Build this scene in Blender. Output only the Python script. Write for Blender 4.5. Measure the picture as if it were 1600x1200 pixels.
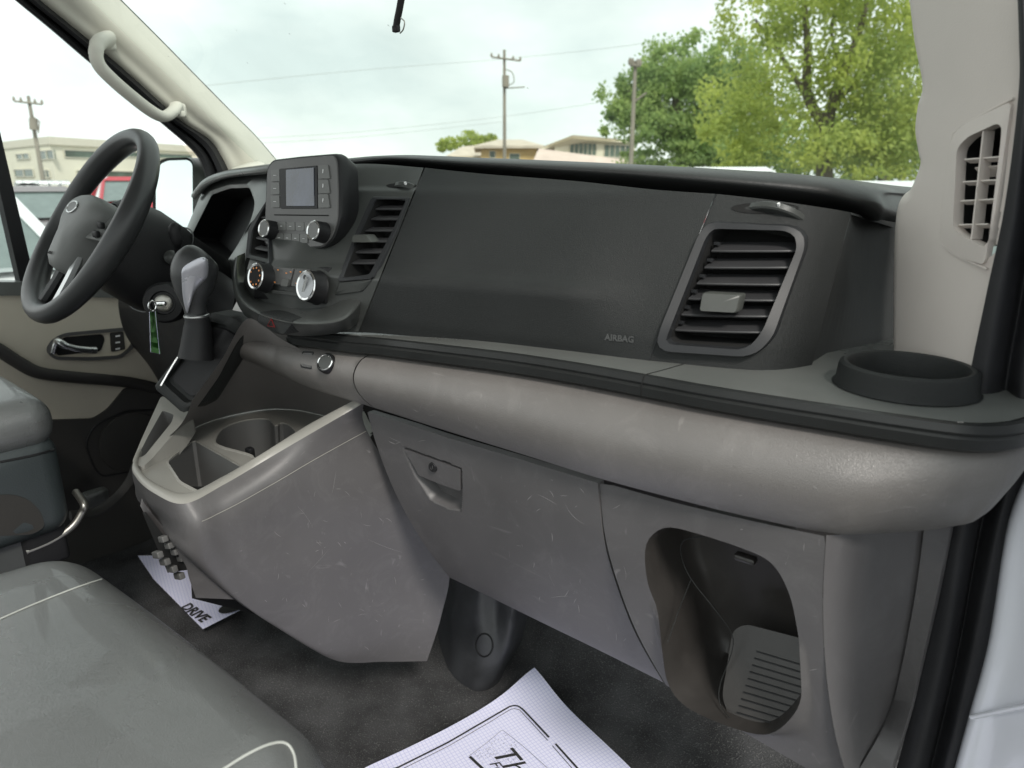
import bpy, bmesh, math, random
from mathutils import Vector, Matrix
from mathutils.bvhtree import BVHTree
R = math.radians
random.seed(7)
for o in list(bpy.data.objects): bpy.data.objects.remove(o)
SC = bpy.context.scene; COL = SC.collection

# ------------------------------------------------------------------ camera
F = 1100.0                                  # focal length in pixels of a 1600 px wide picture
HEAD, PITCH = R(38.5), R(16)
CAM = Vector((.80, -.55, .88))
fw = Vector((-math.sin(HEAD)*math.cos(PITCH), math.cos(HEAD)*math.cos(PITCH), -math.sin(PITCH)))
rt = Vector((math.cos(HEAD), math.sin(HEAD), 0)); upv = rt.cross(fw)
cd = bpy.data.cameras.new('camera'); cam = bpy.data.objects.new('camera', cd); COL.objects.link(cam)
cd.sensor_width = 36; cd.lens = F*36/1600; cd.clip_start = .02; cd.clip_end = 2000
cam.matrix_world = Matrix(((rt.x, upv.x, -fw.x, CAM.x), (rt.y, upv.y, -fw.y, CAM.y), (rt.z, upv.z, -fw.z, CAM.z), (0, 0, 0, 1)))
cd.dof.use_dof = True; cd.dof.focus_distance = .95; cd.dof.aperture_fstop = 7
SC.camera = cam
# ------------------------------------------------------------------ world and sun
SUN_EL, SUN_AZ = R(44), R(122)              # azimuth measured clockwise from +Y
w = bpy.data.worlds.new('World'); SC.world = w; w.use_nodes = True
nt = w.node_tree; nt.nodes.clear()
def N(t, **k):
    n = nt.nodes.new(t)
    for a, v in k.items(): setattr(n, a, v)
    return n
out = N('ShaderNodeOutputWorld')
sky = N('ShaderNodeTexSky', sky_type='NISHITA', sun_disc=False, sun_elevation=SUN_EL, sun_rotation=SUN_AZ)
b1 = N('ShaderNodeBackground'); b1.inputs[1].default_value = .12
nt.links.new(sky.outputs[0], b1.inputs[0])
tc = N('ShaderNodeTexCoord'); mp = N('ShaderNodeMapping'); mp.inputs['Scale'].default_value = (1, 1, 2.6)
nt.links.new(tc.outputs['Generated'], mp.inputs[0])
nz = N('ShaderNodeTexNoise'); nz.inputs['Scale'].default_value = 2.3; nz.inputs['Detail'].default_value = 7; nz.inputs['Roughness'].default_value = .52
nt.links.new(mp.outputs[0], nz.inputs['Vector'])
cr = N('ShaderNodeValToRGB'); e = cr.color_ramp.elements
e[0].position = .36; e[0].color = (.64, .705, .69, 1); e[1].position = .62; e[1].color = (.93, .96, .925, 1)
nt.links.new(nz.outputs[0], cr.inputs[0])
b2 = N('ShaderNodeBackground'); b2.inputs[1].default_value = .88
nt.links.new(cr.outputs[0], b2.inputs[0])
mx = N('ShaderNodeMixShader'); mx.inputs[0].default_value = .93
nt.links.new(b1.outputs[0], mx.inputs[1]); nt.links.new(b2.outputs[0], mx.inputs[2]); nt.links.new(mx.outputs[0], out.inputs[0])
sd = bpy.data.lights.new('sun', 'SUN'); sd.energy = 1.5; sd.angle = R(12); sd.color = (1, .95, .88)
sun = bpy.data.objects.new('sun', sd); COL.objects.link(sun)
sdir = Vector((math.sin(SUN_AZ)*math.cos(SUN_EL), math.cos(SUN_AZ)*math.cos(SUN_EL), math.sin(SUN_EL)))
sun.rotation_euler = sdir.to_track_quat('Z', 'Y').to_euler(); sun.location = sdir*30
vs = SC.view_settings
SC.view_settings.view_transform = 'Standard'; vs.look = 'None'; vs.gamma = 1; vs.use_curve_mapping = False
vs.exposure = 0.95

# ------------------------------------------------------------------ helpers
def ray(x, y): return (rt*((x-800)/F) + upv*((600-y)/F) + fw)
def P(x, y, **k):                            # the point of the van where the sight line meets a plane X=, Y= or Z= (metres, van frame)
    d = ray(x, y)
    for a, v in k.items():
        if a == 'S':                         # S=(a,b,c): Y = a + b X + c Z
            n = Vector((-v[1], 1, -v[2])); t = (v[0] - CAM.dot(n))/d.dot(n); return CAM + d*t
        i = 'XYZ'.index(a); return CAM + d*((v-CAM[i])/d[i])
def PL(pts, **k):
    a = list(k)[0]
    return [P(p[0], p[1], **{a: (p[2] if len(p) > 2 else k[a])}) for p in pts]
def cmr(pts, n, closed=False):               # Catmull-Rom resampled to n points, even in index
    m = len(pts); res = []
    seg = m if closed else m-1
    for i in range(n):
        u = i*seg/(n if closed else n-1); k = min(int(u), seg-1); t = u-k
        g = (lambda j: pts[j % m]) if closed else (lambda j: pts[max(0, min(m-1, j))])
        p0, p1, p2, p3 = g(k-1), g(k), g(k+1), g(k+2)
        res.append(.5*((2*p1)+(p2-p0)*t+(2*p0-5*p1+4*p2-p3)*t*t+(3*p1-p0-3*p2+p3)*t*t*t))
    return res
def lin(pts, n, closed=False):               # even by arc length, straight segments
    q = [Vector(p) for p in pts] + ([Vector(pts[0])] if closed else [])
    L = [0]
    for a, b in zip(q, q[1:]): L.append(L[-1]+(b-a).length)
    res = []; k = 0
    for i in range(n):
        s = L[-1]*i/(n if closed else n-1)
        while k < len(L)-2 and L[k+1] < s: k += 1
        t = 0 if L[k+1] == L[k] else (s-L[k])/(L[k+1]-L[k]); res.append(q[k].lerp(q[k+1], t))
    return res
def rounded(pts, r, seg=6):                  # closed outline with rounded corners
    m = len(pts); res = []
    for i in range(m):
        p = pts[i]; a = pts[i-1]-p; b = pts[(i+1) % m]-p
        ra = min(r, a.length*.45, b.length*.45); A = p+a.normalized()*ra; B = p+b.normalized()*ra
        for k in range(seg+1):
            t = k/seg; res.append(A*(1-t)**2 + p*2*t*(1-t) + B*t*t)
    return res
class MB:
    def __init__(s): s.v = []; s.f = []
    def grid(s, rows, cu=False, cv=False):
        o = len(s.v); n = len(rows[0])
        for r_ in rows: s.v += [Vector(p) for p in r_]
        m = len(rows)
        for i in range(m if cv else m-1):
            for j in range(n if cu else n-1):
                a = o+i*n+j; b = o+i*n+(j+1) % n; i2 = (i+1) % m
                s.f.append((a, b, o+i2*n+(j+1) % n, o+i2*n+j))
        return s
    def cap(s, pts):
        o = len(s.v); c = sum((Vector(p) for p in pts), Vector())/len(pts)
        s.v += [Vector(p) for p in pts]+[c]
        for i in range(len(pts)): s.f.append((o+i, o+(i+1) % len(pts), o+len(pts)))
        return s
    def slab(s, pts, d):                     # closed outline given thickness d (a vector)
        q = [Vector(p)+d for p in pts]; s.grid([pts, q], cu=True); s.cap(pts); s.cap(q); return s
    def tube(s, pts, r, n=10, closed=False, flat=1.0, caps=True):
        pts = [Vector(p) for p in pts]; m = len(pts); rows = []; up = None
        for i, p in enumerate(pts):
            a = pts[i-1] if (i or closed) else p; b = pts[(i+1) % m] if (i < m-1 or closed) else p
            t = (b-a).normalized()
            if up is None: up = t.orthogonal().normalized()
            up = (up - t*up.dot(t)).normalized(); sd_ = t.cross(up)
            rr = r[i] if isinstance(r, (list, tuple)) else r
            rows.append([p+(up*math.cos(k*2*math.pi/n)+sd_*math.sin(k*2*math.pi/n)*flat)*rr for k in range(n)])
        s.grid(rows, cu=True, cv=closed)
        if not closed and caps: s.cap(rows[0]); s.cap(rows[-1])
        return s
    def box(s, c, d, rot=None):
        c = Vector(c); h = Vector(d)/2; o = len(s.v)
        for x in (-1, 1):
            for y in (-1, 1):
                for z in (-1, 1):
                    q = Vector((x*h.x, y*h.y, z*h.z)); s.v.append(c+(rot @ q if rot else q))
        for f_ in ((0, 1, 3, 2), (4, 6, 7, 5), (0, 4, 5, 1), (2, 3, 7, 6), (0, 2, 6, 4), (1, 5, 7, 3)): s.f.append(tuple(o+i for i in f_))
        return s
    def rbox(s, c, d, r, n=8, rot=None, fn=None):   # rounded box with dense faces
        c = Vector(c); h = Vector(d)/2; inn = Vector([max(0, a-r) for a in h])
        for ax in range(3):
            for sg in (-1, 1):
                a, b = [(1, 2), (2, 0), (0, 1)][ax]; rows = []
                for i in range(n+1):
                    row = []
                    for j in range(n+1):
                        q = Vector((0, 0, 0)); q[ax] = sg*h[ax]
                        def sp(t, hh, ii):
                            # spend samples on the rounded rim
                            k = t*n
                            e_ = max(1, n//4)
                            if k <= e_: return -hh+(hh-ii)*k/e_
                            if k >= n-e_: return ii+(hh-ii)*(k-(n-e_))/e_
                            return -ii+2*ii*(k-e_)/(n-2*e_)
                        q[a] = sp(i/n, h[a], inn[a]); q[b] = sp(j/n, h[b], inn[b])
                        p = Vector([max(-inn[k], min(inn[k], q[k])) for k in range(3)]); dd = q-p
                        if dd.length > 1e-9: q = p+dd.normalized()*r
                        if fn: q = fn(q)
                        row.append(c+(rot @ q if rot else q))
                    rows.append(row if sg > 0 else row[::-1])
                s.grid(rows)
        return s
    def lathe(s, c, ax, prof, n=32, caps=True):         # profile of (radius, height along ax)
        c = Vector(c); ax = Vector(ax).normalized(); e1 = ax.orthogonal().normalized(); e2 = ax.cross(e1)
        rows = [[c+ax*h+(e1*math.cos(k*2*math.pi/n)+e2*math.sin(k*2*math.pi/n))*r_ for k in range(n)] for r_, h in prof]
        s.grid(rows, cu=True)
        if caps and prof[0][0] > 1e-5: s.cap(rows[0])
        if caps and prof[-1][0] > 1e-5: s.cap(rows[-1])
        return s
    def build(s, name, mat, parent=None, smooth=True, ang=38, weld=True, origin=None):
        me = bpy.data.meshes.new(name); bm = bmesh.new()
        vv = [bm.verts.new(p) for p in s.v]
        for f_ in s.f:
            if len(set(f_)) > 2:
                try: bm.faces.new([vv[i] for i in f_])
                except ValueError: pass
        if weld: bmesh.ops.remove_doubles(bm, verts=bm.verts, dist=1e-5)
        bmesh.ops.recalc_face_normals(bm, faces=bm.faces)
        if smooth:
            for f_ in bm.faces: f_.smooth = True
            for ed in bm.edges:
                if len(ed.link_faces) == 2 and ed.calc_face_angle(0) > R(ang): ed.smooth = False
        bm.to_mesh(me); bm.free(); me.materials.append(mat)
        o = bpy.data.objects.new(name, me); COL.objects.link(o)
        if origin is not None:
            me.transform(Matrix.Translation(-Vector(origin))); o.location = origin
        if parent: o.parent = parent; 
        if parent and parent.location.length: o.matrix_parent_inverse = Matrix.Translation(-pw(parent))
        return o
def pw(o):
    l = Vector(o.location)
    if o.parent: l = l
    return l
def thing(name, label, cat, group=None, loc=(0, 0, 0)):
    o = bpy.data.objects.new(name, None); COL.objects.link(o); o.location = loc; o.empty_display_size = .05
    o['label'] = label; o['category'] = cat
    if group: o['group'] = group
    return o
def tag(o, label, cat, group=None):
    o['label'] = label; o['category'] = cat
    if group: o['group'] = group
    return o
def bvh(*objs):
    v = []; f_ = []
    for o in objs:
        k = len(v); v += [o.matrix_world @ q.co if False else Vector(q.co)+Vector(o.location) for q in o.data.vertices]
        f_ += [tuple(i+k for i in p.vertices) for p in o.data.polygons]
    return BVHTree.FromPolygons(v, f_)
def on(tree, x, y, off=0.0):
    d = ray(x, y).normalized(); h, n, i, dist = tree.ray_cast(CAM, d)
    if h is None: return None
    if n.dot(d) > 0: n = -n
    return h+n*off
def curve_on(tree, pts, off=0, n=24):
    q = cmr([Vector((p[0], p[1], 0)) for p in pts], n); res = [on(tree, p.x, p.y, off) for p in q]
    return [p for p in res if p is not None]
def text(body, mat, origin, xdir, ydir, size, depth=.0006, parent=None, shear=0, name='lettering', align='LEFT', bold=0):
    cu = bpy.data.curves.new(name, 'FONT'); cu.body = body; cu.size = size; cu.extrude = depth; cu.shear = shear; cu.align_x = align; cu.resolution_u = 2; cu.offset = bold
    t = bpy.data.objects.new(name, cu); COL.objects.link(t)
    x = Vector(xdir).normalized(); z = x.cross(Vector(ydir)).normalized(); y = z.cross(x)
    M = Matrix(((x.x, y.x, z.x, origin[0]), (x.y, y.y, z.y, origin[1]), (x.z, y.z, z.z, origin[2]), (0, 0, 0, 1)))
    dg = bpy.context.evaluated_depsgraph_get(); dg.update()
    me = bpy.data.meshes.new_from_object(t.evaluated_get(dg)); bpy.data.objects.remove(t)
    me.transform(M); me.materials.clear(); me.materials.append(mat)
    o = bpy.data.objects.new(name, me); COL.objects.link(o)
    if parent: o.parent = parent
    return o

# ------------------------------------------------------------------ materials
def mat(name, col, rough=.5, metal=0, grain=0, gscale=900, spec=.5, scuff=0, mott=.12, mscale=9, scuffcol=None, trans=0, coat=0, gkind='noise', dust=0, bumpd=.0004):
    m = bpy.data.materials.new(name); m.use_nodes = True; t = m.node_tree; b = t.nodes['Principled BSDF']; L = t.links.new
    b.inputs['Roughness'].default_value = rough; b.inputs['Metallic'].default_value = metal
    b.inputs['Specular IOR Level'].default_value = spec; b.inputs['Coat Weight'].default_value = coat
    tcn = t.nodes.new('ShaderNodeTexCoord'); ob = tcn.outputs['Object']
    n1 = t.nodes.new('ShaderNodeTexNoise'); n1.inputs['Scale'].default_value = mscale; n1.inputs['Detail'].default_value = 5; L(ob, n1.inputs['Vector'])
    mr = t.nodes.new('ShaderNodeMapRange'); mr.inputs[1].default_value = .3; mr.inputs[2].default_value = .7; mr.inputs[3].default_value = 1-mott; mr.inputs[4].default_value = 1+mott
    L(n1.outputs[0], mr.inputs[0])
    vm = t.nodes.new('ShaderNodeVectorMath'); vm.operation = 'SCALE'; vm.inputs[0].default_value = col[:3]; L(mr.outputs[0], vm.inputs['Scale'])
    last = vm.outputs[0]
    if scuff:
        sc = scuffcol or [min(1, c*2.6+.03) for c in col[:3]]
        for (sca, rot, thr, w8) in (((6, 60, 22), (.5, .3, .9), .735, 1), ((70, 9, 30), (1.1, .2, .4), .735, .8), ((45, 45, 45), (0, 0, 0), .765, 1)):
            mp_ = t.nodes.new('ShaderNodeMapping'); mp_.inputs['Scale'].default_value = sca; mp_.inputs['Rotation'].default_value = rot; L(ob, mp_.inputs[0])
            n2 = t.nodes.new('ShaderNodeTexNoise'); n2.inputs['Scale'].default_value = 1.0; n2.inputs['Detail'].default_value = 3; n2.inputs['Roughness'].default_value = .6; n2.inputs['Distortion'].default_value = .6; L(mp_.outputs[0], n2.inputs['Vector'])
            n3 = t.nodes.new('ShaderNodeMapRange'); n3.inputs[1].default_value = thr-.05; n3.inputs[2].default_value = thr+.03; n3.inputs[3].default_value = 0; n3.inputs[4].default_value = scuff*w8; L(n2.outputs[0], n3.inputs[0])
            mxn = t.nodes.new('ShaderNodeMix'); mxn.data_type = 'RGBA'; L(n3.outputs[0], mxn.inputs[0]); L(last, mxn.inputs[6]); mxn.inputs[7].default_value = (*sc[:3], 1); last = mxn.outputs[2]
    if scuff:
        n6 = t.nodes.new('ShaderNodeTexNoise'); n6.inputs['Scale'].default_value = 17; n6.inputs['Detail'].default_value = 9; n6.inputs['Roughness'].default_value = .78; n6.inputs['Distortion'].default_value = 1.2; L(ob, n6.inputs['Vector'])
        n7 = t.nodes.new('ShaderNodeMapRange'); n7.inputs[1].default_value = .50; n7.inputs[2].default_value = .74; n7.inputs[3].default_value = 0; n7.inputs[4].default_value = .22; L(n6.outputs[0], n7.inputs[0])
        mxn = t.nodes.new('ShaderNodeMix'); mxn.data_type = 'RGBA'; L(n7.outputs[0], mxn.inputs[0]); L(last, mxn.inputs[6]); mxn.inputs[7].default_value = (*[min(1, c*2.0+.02) for c in col[:3]], 1); last = mxn.outputs[2]
    if dust:
        n4 = t.nodes.new('ShaderNodeTexNoise'); n4.inputs['Scale'].default_value = 420; n4.inputs['Detail'].default_value = 4; L(ob, n4.inputs['Vector'])
        n5 = t.nodes.new('ShaderNodeMapRange'); n5.inputs[1].default_value = .56; n5.inputs[2].default_value = .72; n5.inputs[3].default_value = 0; n5.inputs[4].default_value = dust; L(n4.outputs[0], n5.inputs[0])
        mxn = t.nodes.new('ShaderNodeMix'); mxn.data_type = 'RGBA'; L(n5.outputs[0], mxn.inputs[0]); L(last, mxn.inputs[6]); mxn.inputs[7].default_value = (.42, .42, .4, 1); last = mxn.outputs[2]
    L(last, b.inputs['Base Color'])
    # roughness varies too
    rr = t.nodes.new('ShaderNodeMapRange'); rr.inputs[1].default_value = .3; rr.inputs[2].default_value = .7; rr.inputs[3].default_value = max(.02, rough-.06); rr.inputs[4].default_value = min(1, rough+.06)
    L(n1.outputs[0], rr.inputs[0]); L(rr.outputs[0], b.inputs['Roughness'])
    if grain:
        if gkind == 'leather':
            g = t.nodes.new('ShaderNodeTexVoronoi'); g.feature = 'SMOOTH_F1'; g.inputs['Smoothness'].default_value = .4; g.inputs['Scale'].default_value = gscale
        else:
            g = t.nodes.new('ShaderNodeTexNoise'); g.inputs['Scale'].default_value = gscale; g.inputs['Detail'].default_value = 2
        L(ob, g.inputs['Vector'])
        bp = t.nodes.new('ShaderNodeBump'); bp.inputs['Strength'].default_value = grain; bp.inputs['Distance'].default_value = bumpd; L(g.outputs[0], bp.inputs['Height']); L(bp.outputs[0], b.inputs['Normal'])
    if trans: b.inputs['Transmission Weight'].default_value = trans
    return m
M = {}
M['dash'] = mat('black_dash_plastic', (.019, .0205, .0205), .46, spec=.26, grain=.9, gscale=1500, gkind='leather', mott=.08)
M['dash_soft'] = mat('black_soft_pad', (.024, .025, .025), .42, spec=.35, grain=.6, gscale=700, gkind='leather')
M['stack'] = mat('dark_grey_satin_plastic', (.047, .050, .048), .33, grain=.2, gscale=900, mott=.06)
M['rim'] = mat('grey_vent_trim', (.022, .023, .025), .42, spec=.3, grain=.15, gscale=900)
M['black'] = mat('matt_black_plastic', (.011, .011, .012), .5, spec=.3, grain=.2, gscale=800)
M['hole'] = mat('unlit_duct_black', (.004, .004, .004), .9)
M['slat'] = mat('vent_slat_plastic', (.04, .04, .042), .42, grain=.2, gscale=900)
M['tray'] = mat('tray_grey_plastic', (.12, .125, .119), .32, grain=.5, gscale=800)
M['tab'] = mat('vent_tab_plastic', (.06, .063, .058), .42)
M['lip'] = mat('tray_lip_rubber', (.018, .019, .019), .35, spec=.35, grain=.2, gscale=900)
M['grey'] = mat('grey_grained_plastic', (.140, .131, .125), .34, grain=.75, gscale=1400, gkind='leather', scuff=.33, mott=.06, spec=.7)
M['grey2'] = mat('grey_scuffed_lower_plastic', (.094, .090, .0915), .40, grain=.45, gscale=900, scuff=.42, mott=.09, spec=.4)
M['grey3'] = mat('grey_console_tray_plastic', (.25, .243, .222), .36, grain=.35, gscale=900, mott=.1)
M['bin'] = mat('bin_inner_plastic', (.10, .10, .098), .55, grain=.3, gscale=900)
M['riser'] = mat('riser_grey_lit', (.17, .16, .155), .5, grain=.5, gscale=1100, mott=.08)  # the same grey plastic, lightened here so the riser looks lit
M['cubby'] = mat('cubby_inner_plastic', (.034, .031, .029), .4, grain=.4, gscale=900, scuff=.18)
M['knee'] = mat('driver_dash_black', (.013, .013, .014), .5, spec=.3, grain=.3, gscale=800)
M['wheel'] = mat('steering_wheel_urethane', (.028, .029, .03), .36, grain=.25, gscale=900)
M['hub'] = mat('steering_hub_plastic', (.13, .134, .13), .5, grain=.4, gscale=800)
M['trimlight'] = mat('pillar_trim_grey', (.66, .60, .56), .7, grain=.5, gscale=750, mott=.03)
M['trimcream'] = mat('far_pillar_trim', (.66, .64, .57), .6, grain=.3, gscale=750, mott=.03)
M['door'] = mat('door_panel_beige', (.50, .46, .38), .6, grain=.4, gscale=700, mott=.05)
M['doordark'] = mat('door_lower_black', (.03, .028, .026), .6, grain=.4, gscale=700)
M['rubber'] = mat('black_door_seal_rubber', (.018, .018, .020), .5, spec=.35, grain=.35, gscale=500, mott=.2, scuff=.12)
M['paint'] = mat('white_body_paint', (.82, .83, .89), .22, coat=.6, mott=.02)
M['leather'] = mat('black_grained_leather', (.104, .107, .106), .27, grain=.8, gscale=1250, gkind='leather', mott=.06, spec=1.0, coat=.25, bumpd=.0004)
M['leatherside'] = mat('seat_side_vinyl', (.035, .043, .045), .45, grain=.4, gscale=500, gkind='leather')
M['fabric'] = mat('seat_side_charcoal_fabric', (.03, .028, .026), .85, grain=.5, gscale=1200)
M['thread'] = mat('pale_seam_thread', (.45, .46, .43), .6)
M['carpet'] = mat('charcoal_carpet', (.055, .055, .057), .95, grain=1, gscale=420, mott=.45, mscale=11, dust=.22, bumpd=.003, spec=.1)
M['hump'] = mat('dark_moulded_footwell_cover', (.032, .033, .037), .42, grain=.3, gscale=240, scuff=.2, mott=.3, mscale=22)
M['chrome'] = mat('chrome', (.8, .8, .8), .16, 1)
M['chromesoft'] = mat('satin_chrome', (.62, .63, .63), .28, 1)
M['metal'] = mat('seat_rail_steel', (.35, .34, .31), .35, .9)
M['paper'] = mat('white_paper', (.72, .72, .90), .8, grain=.5, gscale=300, mott=.02)
def papergrid():
    m = M['paper']; t = m.node_tree; b = t.nodes['Principled BSDF']; tcn = t.nodes.new('ShaderNodeTexCoord'); mp_ = t.nodes.new('ShaderNodeMapping'); mp_.inputs['Rotation'].default_value = (0, 0, R(20))
    br_ = t.nodes.new('ShaderNodeTexBrick'); br_.offset = 0; br_.inputs['Scale'].default_value = 1; br_.inputs['Brick Width'].default_value = .0062; br_.inputs['Row Height'].default_value = .0062; br_.inputs['Mortar Size'].default_value = .0007; br_.inputs['Mortar Smooth'].default_value = .6
    br_.inputs['Color1'].default_value = br_.inputs['Color2'].default_value = (.74, .74, .91, 1); br_.inputs['Mortar'].default_value = (.55, .56, .80, 1)
    t.links.new(tcn.outputs['Object'], mp_.inputs[0]); t.links.new(mp_.outputs[0], br_.inputs['Vector']); t.links.new(br_.outputs[0], b.inputs['Base Color'])
papergrid()
M['ink'] = mat('black_ink', (.02, .02, .02), .8)
M['greyink'] = mat('grey_print', (.25, .25, .32), .8)
M['green'] = mat('green_key_tag', (.10, .24, .08), .35, coat=.4)
M['bezel'] = mat('radio_bezel', (.085, .084, .082), .42, grain=.15, gscale=900, mott=.04)
M['button'] = mat('radio_buttons', (.115, .117, .112), .45, mott=.03)
M['screen'] = mat('radio_screen_glass', (.035, .042, .07), .12, coat=.7, mott=.5, mscale=30)
M['amber'] = mat('amber_marking', (.75, .28, .08), .5)
M['blue'] = mat('blue_marking', (.1, .3, .7), .4)
M['white'] = mat('white_marking', (.85, .85, .85), .4)
M['dial'] = mat('pale_dial_face', (.38, .40, .42), .4)
M['red'] = mat('red_marking', (.16, .008, .008), .4)
M['knob_silver'] = mat('shifter_silver', (.42, .42, .46), .28, .55, coat=.3)
M['mirror'] = mat('mirror_glass', (.9, .95, .95), .02, 1, mott=0)
def glassmat(name, tint, gloss=.06):
    m = bpy.data.materials.new(name); m.use_nodes = True; t = m.node_tree; t.nodes.clear()
    o_ = t.nodes.new('ShaderNodeOutputMaterial'); tr = t.nodes.new('ShaderNodeBsdfTransparent'); tr.inputs[0].default_value = (*tint, 1)
    gl = t.nodes.new('ShaderNodeBsdfGlossy'); gl.inputs['Roughness'].default_value = .02
    df = t.nodes.new('ShaderNodeBsdfDiffuse'); df.inputs[0].default_value = (.8, .85, .82, 1)
    m1 = t.nodes.new('ShaderNodeMixShader'); m1.inputs[0].default_value = gloss*.4; m2 = t.nodes.new('ShaderNodeMixShader')
    tcn = t.nodes.new('ShaderNodeTexCoord'); n = t.nodes.new('ShaderNodeTexNoise'); n.inputs['Scale'].default_value = 3.0; n.inputs['Detail'].default_value = 6
    t.links.new(tcn.outputs['Object'], n.inputs['Vector'])
    v = t.nodes.new('ShaderNodeTexVoronoi'); v.inputs['Scale'].default_value = 16; t.links.new(tcn.outputs['Object'], v.inputs['Vector'])
    r1 = t.nodes.new('ShaderNodeMapRange'); r1.inputs[1].default_value = .035; r1.inputs[2].default_value = .02; r1.inputs[3].default_value = 0; r1.inputs[4].default_value = .35; t.links.new(v.outputs['Distance'], r1.inputs[0])
    r2 = t.nodes.new('ShaderNodeMapRange'); r2.inputs[1].default_value = .3; r2.inputs[2].default_value = .75; r2.inputs[3].default_value = .015; r2.inputs[4].default_value = gloss*1.2; t.links.new(n.outputs[0], r2.inputs[0])  # pale diffuse veil painted into the glass to haze the view
    ad = t.nodes.new('ShaderNodeMath'); ad.operation = 'ADD'; t.links.new(r1.outputs[0], ad.inputs[0]); t.links.new(r2.outputs[0], ad.inputs[1])
    t.links.new(tr.outputs[0], m1.inputs[1]); t.links.new(gl.outputs[0], m1.inputs[2])
    t.links.new(ad.outputs[0], m2.inputs[0]); t.links.new(m1.outputs[0], m2.inputs[1]); t.links.new(df.outputs[0], m2.inputs[2]); t.links.new(m2.outputs[0], o_.inputs[0])
    return m
M['windscreen'] = glassmat('hazed_windscreen_glass', (.80, .85, .815), .14)
M['sideglass'] = glassmat('side_window_glass', (.80, .85, .84), .04)

# ================================================================== VAN FLOOR
fl = MB()
rows = []
for i in range(40):
    y = -1.3+i*(1.85/39); row = []
    for j in range(60):
        x = -1.02+j*(1.86/59)
        z = .004*math.sin(x*23+y*7)+.003*math.sin(y*31+x*11)
        if y > .33: z += (y-.33)**1.4*1.5
        row.append(Vector((x, y, z)))
    rows.append(row)
o = fl.grid(rows).build('carpet_floor', M['carpet']); o['kind'] = 'structure'; o.name = 'floor'
# firewall behind the dash
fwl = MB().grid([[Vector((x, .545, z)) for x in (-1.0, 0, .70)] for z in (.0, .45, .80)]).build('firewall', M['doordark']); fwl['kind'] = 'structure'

# moulded cover in the footwell
hump = thing('footwell_cover', 'dark moulded plastic cover bulging from the footwell behind the glove box', 'cover')
colsT = [(676, 1040, .26), (690, 900, .30), (712, 880, .30), (760, 880, .30), (800, 900, .31), (840, 930, .33)]
def HP(x, y, Y): return P(x, y, Y=Y)
r0 = [HP(705, 880, .36), HP(718, 870, .31), HP(745, 870, .30), HP(775, 880, .31), HP(810, 900, .33), HP(840, 920, .38)]
r1 = [HP(688, 950, .35), HP(705, 945, .28), HP(742, 945, .275), HP(775, 950, .30), HP(805, 955, .31), HP(826, 960, .38)]
r2 = [HP(676, 1010, .34), HP(700, 1015, .26), HP(740, 1015, .255), HP(775, 1015, .275), HP(800, 1008, .30), HP(815, 1000, .37)]
r3 = [HP(674, 1045, .33), HP(700, 1070, .25), HP(735, 1080, .24), HP(765, 1065, .26), HP(785, 1045, .29), HP(800, 1030, .36)]
r4 = [HP(690, 1075, .33), HP(708, 1098, .27), HP(735, 1106, .26), HP(760, 1092, .27), HP(780, 1070, .30), HP(790, 1055, .36)]
rr = [cmr(r_, 30) for r_ in (r0, r1, r2, r3, r4)]
cols = [cmr([r_[j] for r_ in rr], 24) for j in range(30)]
hb = MB().grid(cols).build('moulded_shell', M['hump'], hump)
tr_ = bvh(hb)
MB().tube([on(tr_, 757+13*math.cos(a), 1008+18*math.sin(a), .0005) or P(757, 1008, Y=.27) for a in [k*2*math.pi/28 for k in range(28)]], .0016, 6, closed=True).build('round_plug', M['black'], hump)

# ================================================================== DASHBOARD
dash = thing('dashboard', 'wide two tone dashboard with black upper face and scuffed grey lower half', 'dashboard')
XS = [(-.30, .0), (-.02, .0), (.081, .035), (.216, .058), (.348, .076), (.464, .100), (.539, .119), (.579, .135), (.60, .165), (.615, .21), (.64, .32)]
def yb(x): return sum(yb0(x+d*.006) for d in (-3, -2, -1, 0, 1, 2, 3))/7
def yb0(x):
    if x <= XS[0][0]: return XS[0][1]
    for (a, ya), (b, y_) in zip(XS, XS[1:]):
        if x <= b:
            t = (x-a)/(b-a); return ya+(y_-ya)*t
    return XS[-1][1]+(x-XS[-1][0])*4
def prof(z, x=0.0):
    k = max(0, min(1, (x-.37)/.09)); k = k*k*(3-2*k)
    if k > 0:
        u_ = z-.70; sm = .10*u_+1.0*max(0, u_-.02)**1.45
        return prof(z)*(1-k)+sm*k
    pr = [(.60, .004), (.695, .004), (.71, .001), (.762, -.002), (.770, .003), (.778, .013), (.79, .022), (.868, .080), (.874, .088), (.90, .115)]
    if z <= pr[0][0]: return pr[0][1]
    for (a, ya), (b, y_) in zip(pr, pr[1:]):
        if z <= b: return ya+(y_-ya)*(z-a)/(b-a)
    return pr[-1][1]+(z-pr[-1][0])*1.2
def G(x, y, off=0.0):                        # sight line meets the black dash face; off pushes it towards the cabin (-Y)
    Y = .1
    for _ in range(40):
        p = P(x, y, Y=Y); Y2 = yb(p.x)+prof(p.z, p.x); Y = Y*.5+Y2*.5
    p = P(x, y, Y=Y); return p+Vector((0, -off, 0))
def GL(pts, off=0.0): return [G(x, y, off) for x, y in pts]
def face_patch(top, bot, n=40, m=24, off=0.0):
    """patch of the dash face between a top and a bottom pixel line, sampled on the face itself"""
    T = cmr([Vector((x, y, 0)) for x, y in top], n); B = cmr([Vector((x, y, 0)) for x, y in bot], n)
    return [[G(*(T[i].lerp(B[i], j/(m-1)))[:2], off) for i in range(n)] for j in range(m)]
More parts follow.
